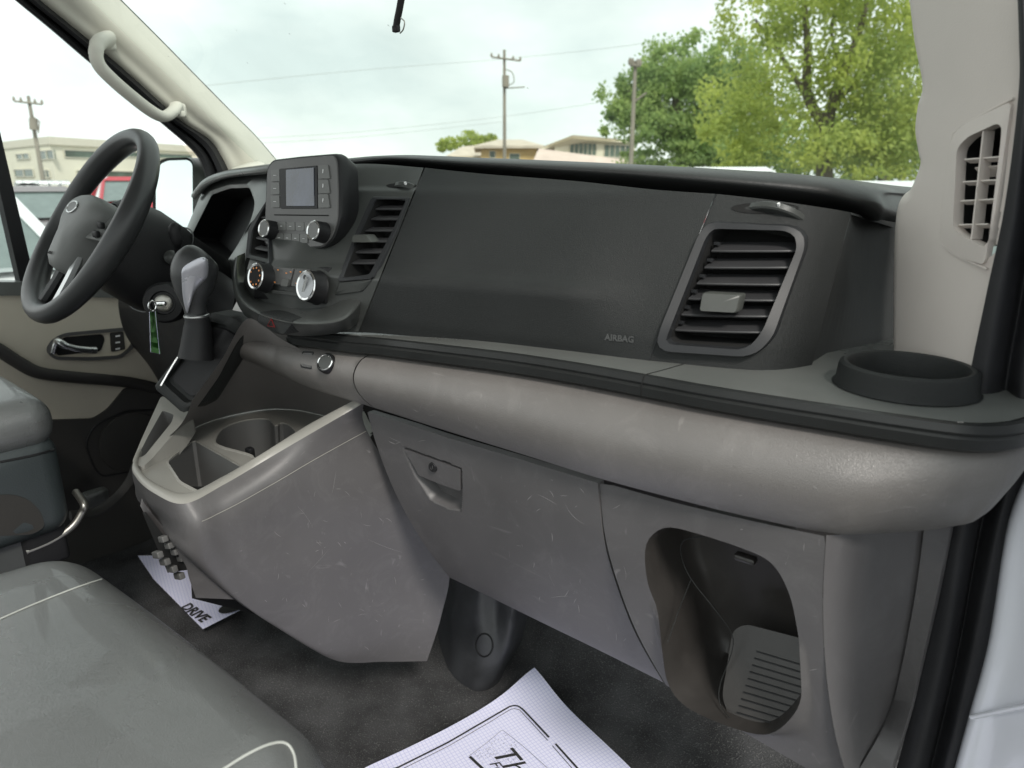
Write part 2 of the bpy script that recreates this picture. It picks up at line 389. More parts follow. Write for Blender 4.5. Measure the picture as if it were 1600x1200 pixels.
# airbag panel: between centre seam and vent seam
ab = MB(); pr_ = face_patch([(664, 262), (760, 272), (900, 283), (1020, 296), (1118, 303)], [(562, 518), (690, 530), (800, 545), (905, 560), (1008, 575)], 60, 40)
ab.grid(pr_)
airbag = ab.build('airbag_panel', M['dash'], dash)
# surround right of the seam with the end vent
vs_ = MB().grid(face_patch([(1119.5, 303), (1200, 312), (1290, 325), (1330, 332)], [(1009.5, 575), (1090, 590), (1180, 598), (1260, 604)], 150, 120))
# the vent hole: cut by skipping faces whose centre falls inside the opening
def proj(p):
    q = p-CAM; z = q.dot(fw); return 800+F*q.dot(rt)/z, 600-F*q.dot(upv)/z
def inside(pt, poly):
    x, y = pt; c = False; j = len(poly)-1
    for i in range(len(poly)):
        xi, yi = poly[i]; xj, yj = poly[j]
        if (yi > y) != (yj > y) and x < (xj-xi)*(y-yi)/(yj-yi)+xi: c = not c
        j = i
    return c
def cut(mb, poly):
    mb.f = [f_ for f_ in mb.f if not inside(proj(sum((mb.v[i] for i in f_), Vector())/len(f_)), poly)]
def shrink(poly, k):
    cx = sum(p[0] for p in poly)/len(poly); cy = sum(p[1] for p in poly)/len(poly)
    return [(cx+(x-cx)*k, cy+(y-cy)*k) for x, y in poly]
V_out = [(1112, 345), (1240, 351), (1262, 362), (1264, 385), (1214, 524), (1192, 548), (1170, 556), (1045, 548), (1031, 538), (1036, 514), (1096, 366)]
V_in = [(1119, 358), (1230, 361), (1245, 369), (1248, 388), (1195, 515), (1178, 536), (1160, 543), (1054, 535), (1047, 530), (1050, 520), (1108, 372)]
cut(vs_, shrink(V_out, .96))
vs_.build('end_surround', M['dash'], dash)
# dash end: dark face turning forward beside the pillar
en = MB().grid([cmr([G(1330, 332), P(1345, 336, Y=.36), P(1370, 342, Y=.40), P(1412, 350, Y=.42)], 20),
                cmr([G(1300, 450), P(1330, 455, Y=.33), P(1362, 460, Y=.39), P(1412, 465, Y=.42)], 20),
                cmr([G(1262, 560), P(1310, 560, Y=.30), P(1355, 560, Y=.37), P(1412, 565, Y=.42)], 20),
                cmr([G(1255, 604), P(1305, 612, Y=.30), P(1355, 620, Y=.37), P(1412, 625, Y=.42)], 20)])
en.build('dash_end_panel', M['dash'], dash)

def ring_on(poly, off, r_=.006, n=72, fn=None):
    fn = fn or G
    q = rounded([fn(x, y) for x, y in poly], r_, 5); q = [p+Vector((0, -off, 0)) for p in q]
    return lin(q, n, True)
def vent(name, outer, inner, slats, tab, parent, depth=.045, fn=None, blade=.02, rr=.007, lift=.006, rimmat='rim', pivots=True):
    v = thing_part(name, parent)
    a = ring_on(outer, -.002, rr, fn=fn); b = ring_on(outer, lift*.6, rr, fn=fn); c = ring_on(shrink(outer, .985), lift, rr, fn=fn)
    d = ring_on(shrink(inner, 1.015), lift*.8, rr, fn=fn); e_ = ring_on(inner, 0, rr, fn=fn); f_ = ring_on(inner, -depth, rr, fn=fn)
    MB().grid([a, b, c, d, e_, ], cu=True).build('frame', M[rimmat], v)
    MB().grid([e_, f_], cu=True).cap(f_).build('duct', M['hole'], v)
    FN = fn or G
    for (x0, y0, x1, y1) in slats:
        p = FN(x0, y0)+Vector((0, .004, 0)); q = FN(x1, y1)+Vector((0, .004, 0)); mb = MB(); rows = []
        for k in range(13):
            t = k/12; s_ = p.lerp(q, t); bow = .003*(1-(abs(t*2-1))**4)
            fr = s_+Vector((0, -bow, 0)); ed = Vector((0, blade, blade*.28))
            th = Vector((0, 0, .0013))
            rows.append([fr, fr+Vector((0, .0008, .0011)), fr+ed+th*.4, fr+ed-th*.6, fr+Vector((0, .0008, -.0012))])
        mb.grid(rows, cu=True).cap(rows[0]).cap(rows[-1]); mb.build('slat', M['slat'], v)
    if pivots:
        cx = [inner[0], inner[-1], inner[-2]]
        g = MB()
        for (x0, y0, x1, y1) in slats:
            g.box(FN(x0, y0-12)+Vector((.004, .010, 0)), (.006, .004, .003))
        g.build('pivot_clips', M['chromesoft'] if False else M['rim'], v)
    if tab:
        (x0, y0, x1, y1, x2, y2, x3, y3) = tab
        q = rounded([FN(x, y)+Vector((0, -.010, 0)) for x, y in ((x0, y0), (x1, y1), (x2, y2), (x3, y3))], .003, 4)
        back = [p+Vector((0, .012, 0)) for p in q]; c_ = sum(q, Vector())/len(q)
        top = [c_+(p-c_)*.93+Vector((0, -.002, 0)) for p in q]
        MB().grid([back, q, top], cu=True).cap(top).build('slide_tab', M['tab'], v)
    return v
def thing_part(name, parent):
    o = bpy.data.objects.new(name, None); COL.objects.link(o); o.parent = parent; o.empty_display_size = .03; return o
vent('air_vent', V_out, V_in,
     [(1109, 393, 1243, 393), (1098, 419, 1236, 419), (1086, 444, 1226, 446), (1073, 468, 1215, 471), (1062, 493, 1204, 496), (1052, 517, 1192, 521)],
     (1104, 455, 1165, 458, 1158, 487, 1099, 484), dash, blade=.026, lift=.010)
# lettering AIRBAG pressed into the panel
tb = bvh(airbag)
p0 = on(tb, 945, 531, .0006); p1 = on(tb, 998, 536, .0006); pu = on(tb, 948, 520, .0006)
m_let = mat('embossed_letter_edge', (.065, .067, .067), .35)
text('AIRBAG', m_let, p0, p1-p0, pu-p0, (p1-p0).length/4.05, .0003, airbag, bold=.00025)
# vent thumb wheels above the vents
def thumb(x, y, w_, parent, name='vent_thumbwheel'):
    c = G(x, y); a = G(x-w_/2, y); b = G(x+w_/2, y); L_ = (b-a).length; ax = Vector((0, -.25, 1)).normalized()
    sl = MB(); q = [G(x+math.cos(t)*w_*.54, y+math.sin(t)*w_*.09, .0008) for t in [k*2*math.pi/28 for k in range(28)]]
    hold = thing_part(name, parent)
    sl.cap(q); sl.build('slot', M['hole'], hold)
    r_ = L_*.66; nf = Vector((0, -.80, .60)); ax = Vector((0, .60, .80)); cc = c-nf*r_*.82
    MB().lathe(cc, ax, [(r_*.96, -.0042), (r_, -.0028), (r_, .0028), (r_*.96, .0042), (0, .0042)], 60).build('wheel', M['stack'], hold)
    MB().box(cc+Vector((r_*.36, 0, 0))+nf*r_*.925, (.0022, .0026, .0062), Matrix.Rotation(.6, 3, 'X')).build('mark', M['white'], hold)
thumb(1196, 325, 98, dash); thumb(628, 290, 44, dash)
# seams of the dash face
MB().tube([G(1119.0-110*t, 304+271*t, .0003) for t in [k/30 for k in range(31)]], .0006, 5).build('seam', M['rim'], dash)
# centre stack face continues left from the seam
st = MB().grid(face_patch([(423, 290), (480, 270), (560, 256), (662, 262)], [(372, 470), (420, 505), (470, 520), (560, 518)], 130, 100))
CV_in = [(588, 312), (637, 312), (615, 362), (580, 428), (536, 434), (560, 372)]
CV_out = [(584, 307), (642, 308), (620, 366), (585, 436), (530, 440), (556, 370)]
LV_in = [(418, 318), (421, 405), (391, 398), (396, 360)]
LV_out = [(421, 310), (424, 412), (386, 402), (391, 356)]
cut(st, shrink(CV_out, .93)); cut(st, shrink(LV_out, .9))
st.build('centre_stack', M['stack'], dash)
vent('air_vent', CV_out, CV_in, [(583, 327, 631, 327), (576, 343, 624, 343), (567, 361, 614, 361), (559, 378, 605, 378), (551, 395, 597, 395), (544, 412, 588, 412)],
     (562, 366, 583, 366, 592, 378, 560, 378), dash, blade=.014, lift=.004, rr=.004, pivots=False)
vent('air_vent', LV_out, LV_in, [(403, 340, 420, 341), (399, 355, 420, 357), (396, 372, 420, 377), (394, 388, 420, 393)], None, dash, blade=.012, lift=.003, rr=.003, pivots=False)
# closing pad under the centre vent
q = ring_on([(531, 441), (583, 436), (568, 455), (524, 461)], .001, .003)
MB().grid([ring_on([(531, 441), (583, 436), (568, 455), (524, 461)], -.001, .003), q, ring_on(shrink([(531, 441), (583, 436), (568, 455), (524, 461)], .9), .0025, .003)], cu=True).cap(ring_on(shrink([(531, 441), (583, 436), (568, 455), (524, 461)], .9), .0025, .003)).build('vent_blank', M['stack'], dash)

# top pad: crest, nose, underside back to the face
def row(pts, n=70): return cmr(pts, n)
def TP(l): return [P(x, y, Y=Y) for x, y, Y in l]
cre = TP([(420, 263, .19), (470, 256, .19), (548, 247, .185), (600, 243, .18), (650, 244, .18), (720, 247, .19), (800, 250, .20), (1000, 259, .23), (1200, 271, .28), (1290, 280, .31), (1340, 290, .345), (1375, 300, .375), (1392, 309, .42), (1440, 330, .50)])
nose = [p+d for p, d in zip(TP([(420, 268, .17), (470, 262, .17), (548, 256, .165), (600, 251, .16), (650, 252, .16), (720, 257, .165), (800, 262, .175), (1000, 275, .205), (1200, 292, .25), (1290, 303, .285), (1340, 315, .32), (1375, 322, .355), (1392, 332, .41), (1440, 350, .49)]), [Vector()]*14)]
und = TP([(420, 276, .18), (470, 270, .18), (548, 265, .175), (600, 262, .17), (650, 265, .17), (720, 271, .175), (800, 280, .185), (1000, 300, .215), (1200, 318, .262), (1290, 330, .30), (1335, 340, .335), (1370, 346, .37), (1388, 352, .42), (1440, 368, .50)])
und = [CAM+(p-CAM)*(1+.032/max(.3, p.y-CAM.y)) for p in und]
back = [p+Vector((0, .05, -.006)) for p in und]
far1 = [Vector((p.x*1.05-.02, p.y+.12, p.z-.002)) for p in cre]
far2 = [Vector((p.x*1.1-.03, max(.5, p.y+.3), .872)) for p in cre]
rws = [row(r_) for r_ in (far2, far1, cre, nose, und, back)]
colz = [cmr([r_[j] for r_ in rws], 40) for j in range(70)]
MB().grid(colz).build('top_pad', M['dash_soft'], dash)
MB().grid([row([p+Vector((0, .0, 0)) for p in back]), row([G(x, y, -.004) for x, y in [(423, 300), (480, 285), (548, 275), (600, 270), (664, 275), (720, 280), (800, 285), (1000, 300), (1200, 318), (1290, 328), (1310, 332), (1318, 334), (1325, 336), (1330, 336)]])]).build('underside', M['dash'], dash)

# storage ledge (tray) and its lip
TRt = [(440, 511, .680), (460, 515, .682), (540, 524, .688), (600, 529, .692), (700, 540, .698), (800, 552, .7), (900, 567, .7), (1005, 585, .7), (1100, 602, .7), (1200, 618, .7), (1300, 633, .7), (1400, 648, .7), (1500, 661, .7), (1560, 662, .7), (1600, 655, .7)]
lt = [P(x, y, Z=z) for x, y, z in TRt]+[Vector((.803, .16, .7)), Vector((.808, .24, .7))]
n_ = 110
def nrm(pts):
    r_ = []
    for i in range(len(pts)):
        a = pts[max(0, i-1)]; b = pts[min(len(pts)-1, i+1)]; t = (b-a); t.z = 0; t.normalize(); r_.append(Vector((t.y, -t.x, 0)))
    return r_
LT = cmr(lt, n_); NR = nrm(LT)
def offp(d, dz): return [p+q*d+Vector((0, 0, dz)) for p, q in zip(LT, NR)]
inn = []
for p in LT:
    if p.x < .58: inn.append(Vector((p.x, yb(p.x)+.012, p.z)))
    else:
        t = (p.x-.58)/.2; inn.append(Vector((p.x-.10*t, min(.44, yb(min(p.x, .60))+.012+t*.30), p.z)))
mid = [a.lerp(b, .3) for a, b in zip(LT, inn)]
def split(rows_, i0, i1): return [r_[i0:i1] for r_ in rows_]
isp = min(range(n_), key=lambda i: abs(proj(LT[i])[0]-1013))
top_rows = [inn, mid, offp(-.003, .0)]
lip_rows = [offp(-.0028, -.001), offp(-.001, .0002), offp(.004, -.0005), offp(.0075, -.006), offp(.0065, -.0085), offp(.009, -.0105), offp(.008, -.019), offp(.002, -.023), offp(-.03, -.0235)]
isl = min(range(n_), key=lambda i: abs(proj(LT[i])[0]-457))
for a, b in ((isl, isp), (isp, n_)):
    e0 = a if a == isl else a; 
    q = MB().grid(split(top_rows, a, b+1)).build('storage_ledge', M['tray'], dash)
    MB().grid(split(lip_rows, a, b+1)).build('ledge_lip', M['lip'], dash)
MB().tube([offp(-.0025+.0002, .0003)[isp], offp(.004, -.0003)[isp], offp(.0078, -.006)[isp], offp(.0092, -.011)[isp], offp(.0082, -.019)[isp]], .0007, 5).build('seam', M['hole'], dash)
MB().tube([offp(-.003, .0003)[isp], mid[isp]+Vector((.004, 0, .0003)), inn[isp]+Vector((.012, 0, .0003))], .0005, 5).build('seam', M['hole'], dash)
# recessed, rougher part of the ledge round the cup holder
cup = thing_part('cup_holder', dash)
cc = Vector((.696, .156, .700)); RO = .058
MB().lathe(cc, (0, 0, 1), [(RO+.003, .0008), (RO+.001, .001), (RO, .004), (RO-.001, .016), (RO-.002, .020), (RO-.005, .0222), (RO-.008, .0215), (RO-.010, .018), (RO-.012, .0), (RO-.013, -.035), (0, -.035)], 72).build('ring', M['dash'], cup)

# grey padded roll below the ledge
PA = [a+q*-.004+Vector((0, 0, -.024)) for a, q in zip(LT, NR)]
i0 = min(range(n_), key=lambda i: abs(proj(LT[i])[0]-600))
Epix = [(380, 560, .60), (480, 604, .60), (575, 634, .592), (700, 674, .590), (820, 711, .588), (935, 747, .586), (1050, 778, .586), (1150, 803, .586), (1290, 832, .588)]
Ep = [P(x, y, Z=z) for x, y, z in Epix]+[P(1380, 833, Z=.588), P(1440, 829, Z=.592), P(1485, 823, Z=.596), P(1535, 806, Z=.610)]
Ep = [Vector((-.30, -.005, .60))]+Ep+[Vector((.787, .22, .62))]
EE = cmr(Ep, 400)
def atx(pts, x):                              # first point of a polyline at a given X
    for a, b in zip(pts, pts[1:]):
        if (a.x-x)*(b.x-x) <= 0 and abs(b.x-a.x) > 1e-9: return a.lerp(b, (x-a.x)/(b.x-a.x))
    return (pts[0] if abs(pts[0].x-x) < abs(pts[-1].x-x) else pts[-1]).copy()
def roll_rows(xlo, xhi, n, m=20):
    # match by index fraction: lip line to bottom line
    A = []; B = []
    LX = [Vector((-.30, -.06, .656))]+PA
    for i in range(n):
        x = xlo+(xhi-xlo)*i/(n-1)
        a = atx(LX, x); b = atx(EE, min(x-.012*max(0, (x-.70)/.1), .786)); A.append(a); B.append(b)
    R_ = []
    for j in range(m):
        t = j/(m-1); rw = []
        for i in range(n):
            x = xlo+(xhi-xlo)*i/(n-1)
            nn = Vector((0, -1, 0)) if x < .66 else Vector((math.sin(min(1.3, (x-.66)*8)), -math.cos(min(1.3, (x-.66)*8)), 0))
            p = A[i].lerp(B[i], t); bulge = .030*(math.sin(math.pi*min(1, t**.75))**.8)*(1-.75*max(0, min(1, (x-.70)/.1)))
            rw.append(p+nn*(bulge if x > .1 else bulge*.75))
        R_.append(rw)
    return R_
roll = MB().grid(roll_rows(.107, .802, 120)).build('padded_roll', M['grey'], dash)
rollL = MB().grid(roll_rows(-.16, .105, 40)).build('switch_panel', M['grey'], dash)
# dark gap behind roll end and under it
rr_ = roll_rows(.10, .80, 60); bot = rr_[-1]
MB().grid([bot, [p+Vector((-.004, .03, .004)) for p in bot]]).build('roll_return', M['grey'], dash)
# round switch and square blank on the switch panel
tl = bvh(rollL, roll)
def puck(x, y, rx, matn, ringm, parent, name, h=.006, rad=None):
    c = on(tl, x, y); n = (on(tl, x+4, y)-c).cross(on(tl, x, y-4)-c).normalized()
    if n.y > 0: n = -n
    n = (n+Vector((.25, 0, .1))).normalized()
    k = thing_part(name, parent)
    r_ = rad
    MB().lathe(c, n, [(r_*1.18, -.004), (r_*1.18, h*.5), (r_*1.08, h*.8), (r_, h*.8)], 40, caps=False).build('collar', M['black'], k)
    MB().lathe(c, n, [(r_, h*.7), (r_, h), (r_*.9, h*1.15), (r_*.82, h)], 40, caps=False).build('chrome_ring', M[ringm], k)
    MB().lathe(c, n, [(r_*.84, h*.9), (r_*.5, h*.75), (0, h*.7)], 40).build('cap', M[matn], k)
puck(511, 568, 12, 'stack', 'chrome', dash, 'power_socket', rad=.0115)
sq = [on(tl, x, y, .0006) for x, y in [(474, 550), (490, 551), (487, 576), (471, 573)]]; sqr = rounded(sq, .002, 4)
MB().tube(sqr, .0011, 6, closed=True).build('blank_switch', M['chromesoft'] if False else M['rim'], dash)
MB().cap(rounded([on(tl, x, y, .0009) for x, y in [(475, 552), (488, 553), (486, 574), (473, 571)]], .0015, 3)).build('blank_switch_face', M['bezel'], dash)

# glove box door
gT = [(574, 644), (640, 664), (700, 684), (820, 720), (934, 755)]
gB = [(702, 902), (760, 930), (835, 967), (940, 1018), (1036, 1066)]
gl_ = [(574, 644), (590, 700), (620, 775), (660, 846), (702, 902)]
gr_ = [(934, 755), (942, 835), (962, 910), (993, 990), (1036, 1066)]
def YG(v): return .043+.058*v**1.5
def patch(T, B, L_, Rr, fY, n=44, m=40):
    T_ = cmr([Vector((*p, 0)) for p in T], n); B_ = cmr([Vector((*p, 0)) for p in B], n); Lq = cmr([Vector((*p, 0)) for p in L_], m); Rq = cmr([Vector((*p, 0)) for p in Rr], m)
    rows_ = []
    for j in range(m):
        v = j/(m-1); rw = []
        for i in range(n):
            u_ = i/(n-1)
            q = (T_[i]*(1-v)+B_[i]*v)+(Lq[j]*(1-u_)+Rq[j]*u_)-(T_[0]*(1-u_)*(1-v)+T_[-1]*u_*(1-v)+B_[0]*(1-u_)*v+B_[-1]*u_*v)
            rw.append(P(q.x, q.y, Y=fY(v)))
        rows_.append(rw)
    return rows_
glove = thing_part('glove_box', dash)
gm = MB(); gr = patch(gT, gB, gl_, gr_, YG, 190, 160); gm.grid(gr)
LATCH = [(627, 697), (700, 722), (722, 732), (723, 768), (721, 800), (700, 796), (672, 782), (648, 745)]
cut(gm, LATCH)
edge = gr[0]+[r_[-1] for r_ in gr[1:]]+gr[-1][::-1][1:]+[r_[0] for r_ in gr[::-1][1:-1]]
gm.grid([edge, [p+Vector((0, .012, 0)) for p in edge]], cu=True)
gdoor = gm.build('door', M['grey2'], glove)
def YGp(x, y):                                # point on the door face
    Y = .05
    for _ in range(20):
        p = P(x, y, Y=Y); v = max(0, min(1, (.59-p.z)/.265)); Y = .5*Y+.5*YG(v)
    return P(x, y, Y=Y)
# latch recess and paddle
la = lin([YGp(*p) for p in LATCH], 48, True); lb = [p+Vector((0, .002, 0)) for p in lin([YGp(*p) for p in shrink(LATCH, .96)], 48, True)]
lc = [p+Vector((0, .020, .004)) for p in lin([YGp(*p) for p in shrink(LATCH, .88)], 48, True)]
MB().grid([[p+Vector((0, -.0006, 0)) for p in lin([YGp(*p) for p in shrink(LATCH, 1.03)], 48, True)], la, lb, lc], cu=True).cap(lc).build('latch_recess', M['grey2'], glove, ang=60)
pd = rounded([YGp(x, y)+Vector((0, -.001, 0)) for x, y in [(632, 701), (698, 725), (719, 733), (720, 767), (690, 757), (655, 742)]], .003, 4)
pb = [p+Vector((0, .010, 0)) for p in pd]
MB().grid([pb, pd], cu=True).cap(pd).build('latch_paddle', M['grey2'], glove, ang=50)
kc = YGp(678, 729)+Vector((0, -.001, 0))
lk = MB().lathe(kc, (.2, -1, .1), [(.0068, 0), (.0066, .0014), (.0046, .0016), (.004, .0008), (0, .0008)], 28).build('lock', M['black'], glove)
MB().box(kc+Vector((.0004, -.0017, 0)), (.0012, .0008, .004)).build('keyhole', M['chromesoft'], glove)
# black sheet behind the gaps, standing for their unlit depth
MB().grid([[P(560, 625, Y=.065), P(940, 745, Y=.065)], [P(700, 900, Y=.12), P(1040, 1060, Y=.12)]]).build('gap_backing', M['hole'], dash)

# lower right panel with open storage pocket
pk = [(1008, 860), (1020, 835), (1045, 824), (1090, 834), (1160, 857), (1205, 880), (1232, 925), (1246, 985), (1254, 1050), (1254, 1090), (1235, 1120), (1205, 1138), (1160, 1130), (1085, 1098), (1052, 1062), (1040, 1010), (1030, 960), (1012, 910)]
oT = [(937, 752), (1050, 784), (1180, 815), (1290, 838)]
oB = [(1040, 1070), (1100, 1106), (1200, 1166), (1330, 1240)]
oL = [(937, 752), (945, 835), (965, 910), (996, 990), (1040, 1070)]
oR = [(1290, 838), (1285, 940), (1290, 1050), (1305, 1150), (1330, 1240)]
def YL(v): return .046+.035*v**1.5
pr2 = patch(oT, oB, oL, oR, YL, 90, 90)
# pull panel outline into polar rings around the pocket so that its mouth can be rounded
per = [pr2[0][i] for i in range(0, 90)]+[pr2[j][-1] for j in range(1, 90)]+[pr2[-1][i] for i in range(88, -1, -1)]+[pr2[j][0] for j in range(88, 0, -1)]
def YLp(x, y):
    Y = .06
    for _ in range(20):
        p = P(x, y, Y=Y); v = max(0, min(1, (.588-p.z)/.29)); Y = .5*Y+.5*YL(v)
    return P(x, y, Y=Y)
c2 = Vector((1135, 975, 0))
def polar(poly2, n=120):
    q = cmr([Vector((*p[:2], 0)) for p in poly2], 600, True); res = []
    an = sorted([(math.atan2(p.y-c2.y, p.x-c2.x), p) for p in q], key=lambda a: a[0])
    for k in range(n):
        t = -math.pi+2*math.pi*k/n
        res.append(min(an, key=lambda a: abs(a[0]-t))[1])
    return res
def polarlin(poly2, n=120):
    q = lin([Vector((*p[:2], 0)) for p in poly2], 1600, True); an = [(math.atan2(p.y-c2.y, p.x-c2.x), p) for p in q]; res = []
    for k in range(n):
        t = -math.pi+2*math.pi*k/n
        res.append(min(an, key=lambda a: abs(a[0]-t))[1])
    return res
outer2 = polarlin([proj(p) for p in per]); mouth = polar(pk)
ringsP = []
for k in range(14):
    t = k/13; ringsP.append([YLp(*(outer2[i].lerp(mouth[i], t)).to_2d()) for i in range(120)])
# raised lip on the lower half of the mouth
def liph(i, t):
    a = -math.pi+2*math.pi*i/120                 # +y is down in the picture
    low = max(0, math.sin(a*1.0-.25))
    return .012*low**.7*math.exp(-((1-t)/.16)**2)
for k in range(14):
    ringsP[k] = [p+Vector((0, -liph(i, k/13), 0)) for i, p in enumerate(ringsP[k])]
inner_r = []
cP = YLp(1135, 975)
for (s_, dy) in ((.985, .004), (.97, .012), (.965, .04), (.955, .075), (.93, .092), (.8, .10)):
    m2 = [Vector((c2.x+(p.x-c2.x)*1, c2.y+(p.y-c2.y), 0)) for p in mouth]
    inner_r.append([cP+(YLp(*p.to_2d())-cP)*s_+Vector((0.0, dy, 0)) for p in m2])
pan = MB().grid(ringsP, cu=True)
lowp = pan.build('lower_panel', M['grey2'], dash, ang=50)
pkt = thing_part('storage_pocket', dash)
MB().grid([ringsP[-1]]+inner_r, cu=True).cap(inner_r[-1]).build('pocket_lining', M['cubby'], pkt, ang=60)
# ribbed pocket floor, sloping down to the left, and moulding lines
fl_r = [(1128, 1088), (1145, 985), (1165, 975), (1262, 1000), (1262, 1100), (1215, 1150), (1140, 1122)]
pa_, pb_, pc_ = P(1145, 985, Y=.118), P(1262, 1000, Y=.118), P(1140, 1122, Y=.078)
nfl = (pb_-pa_).cross(pc_-pa_).normalized()
if nfl.dot(CAM-pa_) < 0: nfl = -nfl
def FP(x, y, off=0): d = ray(x, y); return CAM+d*((pa_+nfl*off-CAM).dot(nfl)/d.dot(nfl))
fq = rounded([FP(x, y) for x, y in fl_r], .008, 5)
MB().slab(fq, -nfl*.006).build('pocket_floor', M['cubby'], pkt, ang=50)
rb = MB()
for k in range(11):
    y0 = 1018+k*10.6; xl = 1182-k*3.4
    rb.tube([FP(xl, y0, .0006), FP(1258, y0+(1258-xl)*.30, .0006)], .0009, 5)
rb.build('pocket_ribs', M['black'], pkt)
def inpk(pts, Y, r_=.0005, m='rim'): 
    MB().tube(cmr([P(x, y, Y=Y_) for x, y, Y_ in pts], 40), r_, 6).build('moulding_line', M[m], pkt)
inpk([(1100, 838, .055), (1068, 845, .07), (1065, 870, .08), (1080, 905, .085), (1115, 950, .09), (1143, 990, .10), (1143, 1020, .10), (1125, 1070, .09), (1125, 1100, .08), (1140, 1122, .07)], 0, m='dash')
inpk([(1080, 905, .085), (1060, 955, .075), (1043, 1004, .055)], 0, m='dash')
MB().rbox(P(1165, 872, Y=.085), (.022, .012, .007), .003, 6).build('lamp_clip', M['cubby'], pkt)

# right side panel of the dash (outer end), edge strip
sideA = cmr(PL([(1291, 836, .050), (1286, 940, .052), (1291, 1050, .056), (1306, 1150, .062), (1332, 1240, .07)], Y=0), 40)
sideB = cmr(PL([(1442, 826, .16), (1428, 930, .17), (1405, 1050, .18), (1385, 1120, .18), (1340, 1200, .14)], Y=0), 40)
rws2 = []
for a, b in zip(sideA, sideB):
    rw = []
    for k in range(16):
        t = k/15; p = a.lerp(b, t); p.y += -.018*math.sin(math.pi*min(1, t*3))*(1 if t < .34 else 0)*.35 + .012*math.sin(math.pi*t); rw.append(p)
    rws2.append(rw)
MB().grid(rws2).build('side_panel', M['grey2'], dash)
sA = [p+Vector((.0015, -.004, 0)) for p in sideB]
sB = cmr(PL([(1490, 820, .175), (1468, 930, .175), (1440, 1050, .175), (1420, 1130, .17), (1385, 1240, .16)], Y=0), 40)
MB().grid([sideB, sA, [a.lerp(b, .9)+Vector((0, -.004, 0)) for a, b in zip(sideB, sB)], sB, [p+Vector((.0, .03, 0)) for p in sB]]).build('edge_strip', M['grey2'], dash)

# ------------------------------------------------ instrument binnacle
bn = thing_part('instrument_binnacle', dash)
SB = (-.185, -.30, .30)
def BP(x, y, off=0): return P(x, y, S=SB)+Vector((0, -off, 0))
bo = [(314, 303), (340, 281), (380, 270), (424, 266), (424, 318), (398, 345), (388, 395), (372, 440), (340, 432), (300, 398), (288, 365)]
bi = [(331, 304), (360, 294), (390, 293), (399, 318), (392, 345), (372, 382), (351, 414), (320, 395), (297, 372)]
def br(poly, off, r_=.012): return lin([p+Vector((0, -off, 0)) for p in rounded([BP(x, y) for x, y in poly], r_, 5)], 96, True)
def align(rings):
    for k in range(1, len(rings)):
        r0_, r1_ = rings[k-1], rings[k]; n = len(r1_)
        best = min(range(n), key=lambda s_: sum((r0_[i]-r1_[(i+s_) % n]).length for i in range(0, n, 12))); rings[k] = r1_[best:]+r1_[:best]
    return rings
rg = align([br(bo, -.02), br(bo, 0), br(shrink(bi, 1.10), .004), br(bi, 0)])
MB().grid(rg, cu=True).build('bezel', M['stack'], bn)
rg2 = align([br(bi, 0), [p+Vector((0.0, .07, -.01)) for p in br(bi, 0)]])
MB().grid(rg2, cu=True).cap(rg2[-1]).build('cluster_recess', M['knee'], bn)
bt = cmr([BP(312, 306, .012), BP(335, 286, .02), BP(372, 273, .025), BP(424, 266, .025), BP(450, 263, .02)], 30)
MB().tube(bt, .0075, 10, flat=1).build('brow_edge', M['tray'], bn)
bt2 = [p+Vector((0, .08, .002)) for p in bt]
MB().grid([[p+Vector((0, 0, .0065)) for p in bt], bt2]).build('brow', M['dash_soft'], bn)

# ------------------------------------------------ radio pod
radio = thing_part('radio', dash)
SR = (-.165, 0, .25)
def RP(x, y, off=0): return P(x, y, S=SR)+Vector((0, -off, 0))
face = [(419, 262), (428, 251), (470, 246), (524, 241.5), (530, 250), (532, 300), (531, 345), (522, 372), (508, 386), (460, 389), (414, 382), (416, 330)]
def rrng(poly, off, r_=.008, k=1.0): return lin([p+Vector((0, -off, 0)) for p in rounded([RP(x, y) for x, y in shrink(poly, k)], r_, 5)], 96, True)
back_ = [p+Vector((.002, .034, -.004)) for p in rrng(face, 0, k=.90)]
MB().grid([back_, rrng(face, -.016, k=1.0), rrng(face, -.012, k=1.02), rrng(face, -.004, k=1.025), rrng(face, 0, k=1.02), rrng(face, .0015, k=1.0), rrng(face, .0015, k=.97)], cu=True).build('housing', M['black'], radio)
MB().grid([rrng(face, .0012, k=.985), rrng(face, .0028, k=.97)], cu=True).cap(rrng(face, .0028, k=.97)).build('fascia', M['bezel'], radio)
def rquad(pts, off, h, name, m, r_=.0015, par=None):
    a = rounded([RP(x, y, off) for x, y in pts], r_, 3); b = [p+Vector((0, -h, 0)) for p in rounded([RP(x, y, off) for x, y in shrink(pts, .985)], r_, 3)]
    return MB().grid([a, b], cu=True).cap(b).build(name, M[m], par or radio, ang=18)
rquad([(440, 264), (499, 258.5), (500, 326), (442, 326)], .0028, .0012, 'screen_surround', 'black')
rquad([(451, 265), (495, 261.5), (495.5, 322), (451.5, 322)], .0042, .0006, 'screen', 'screen')
for k in range(3):
    y = 264.5+k*20.4; rquad([(427, y+1), (440.5, y), (441, y+18.6), (427.5, y+19)], .0028, .0016, 'button', 'button')
    y = 258.5+k*22.6; rquad([(501, y), (516.5, y-1), (519.5, y+20.5), (501.5, y+21)], .0028, .0016, 'button', 'button')
    a = RP(509, y+12, .0048); b = RP(509.4, y+6, .0048); MB().tube([a, b], .0005, 4).build('button_mark', M['white'], radio)
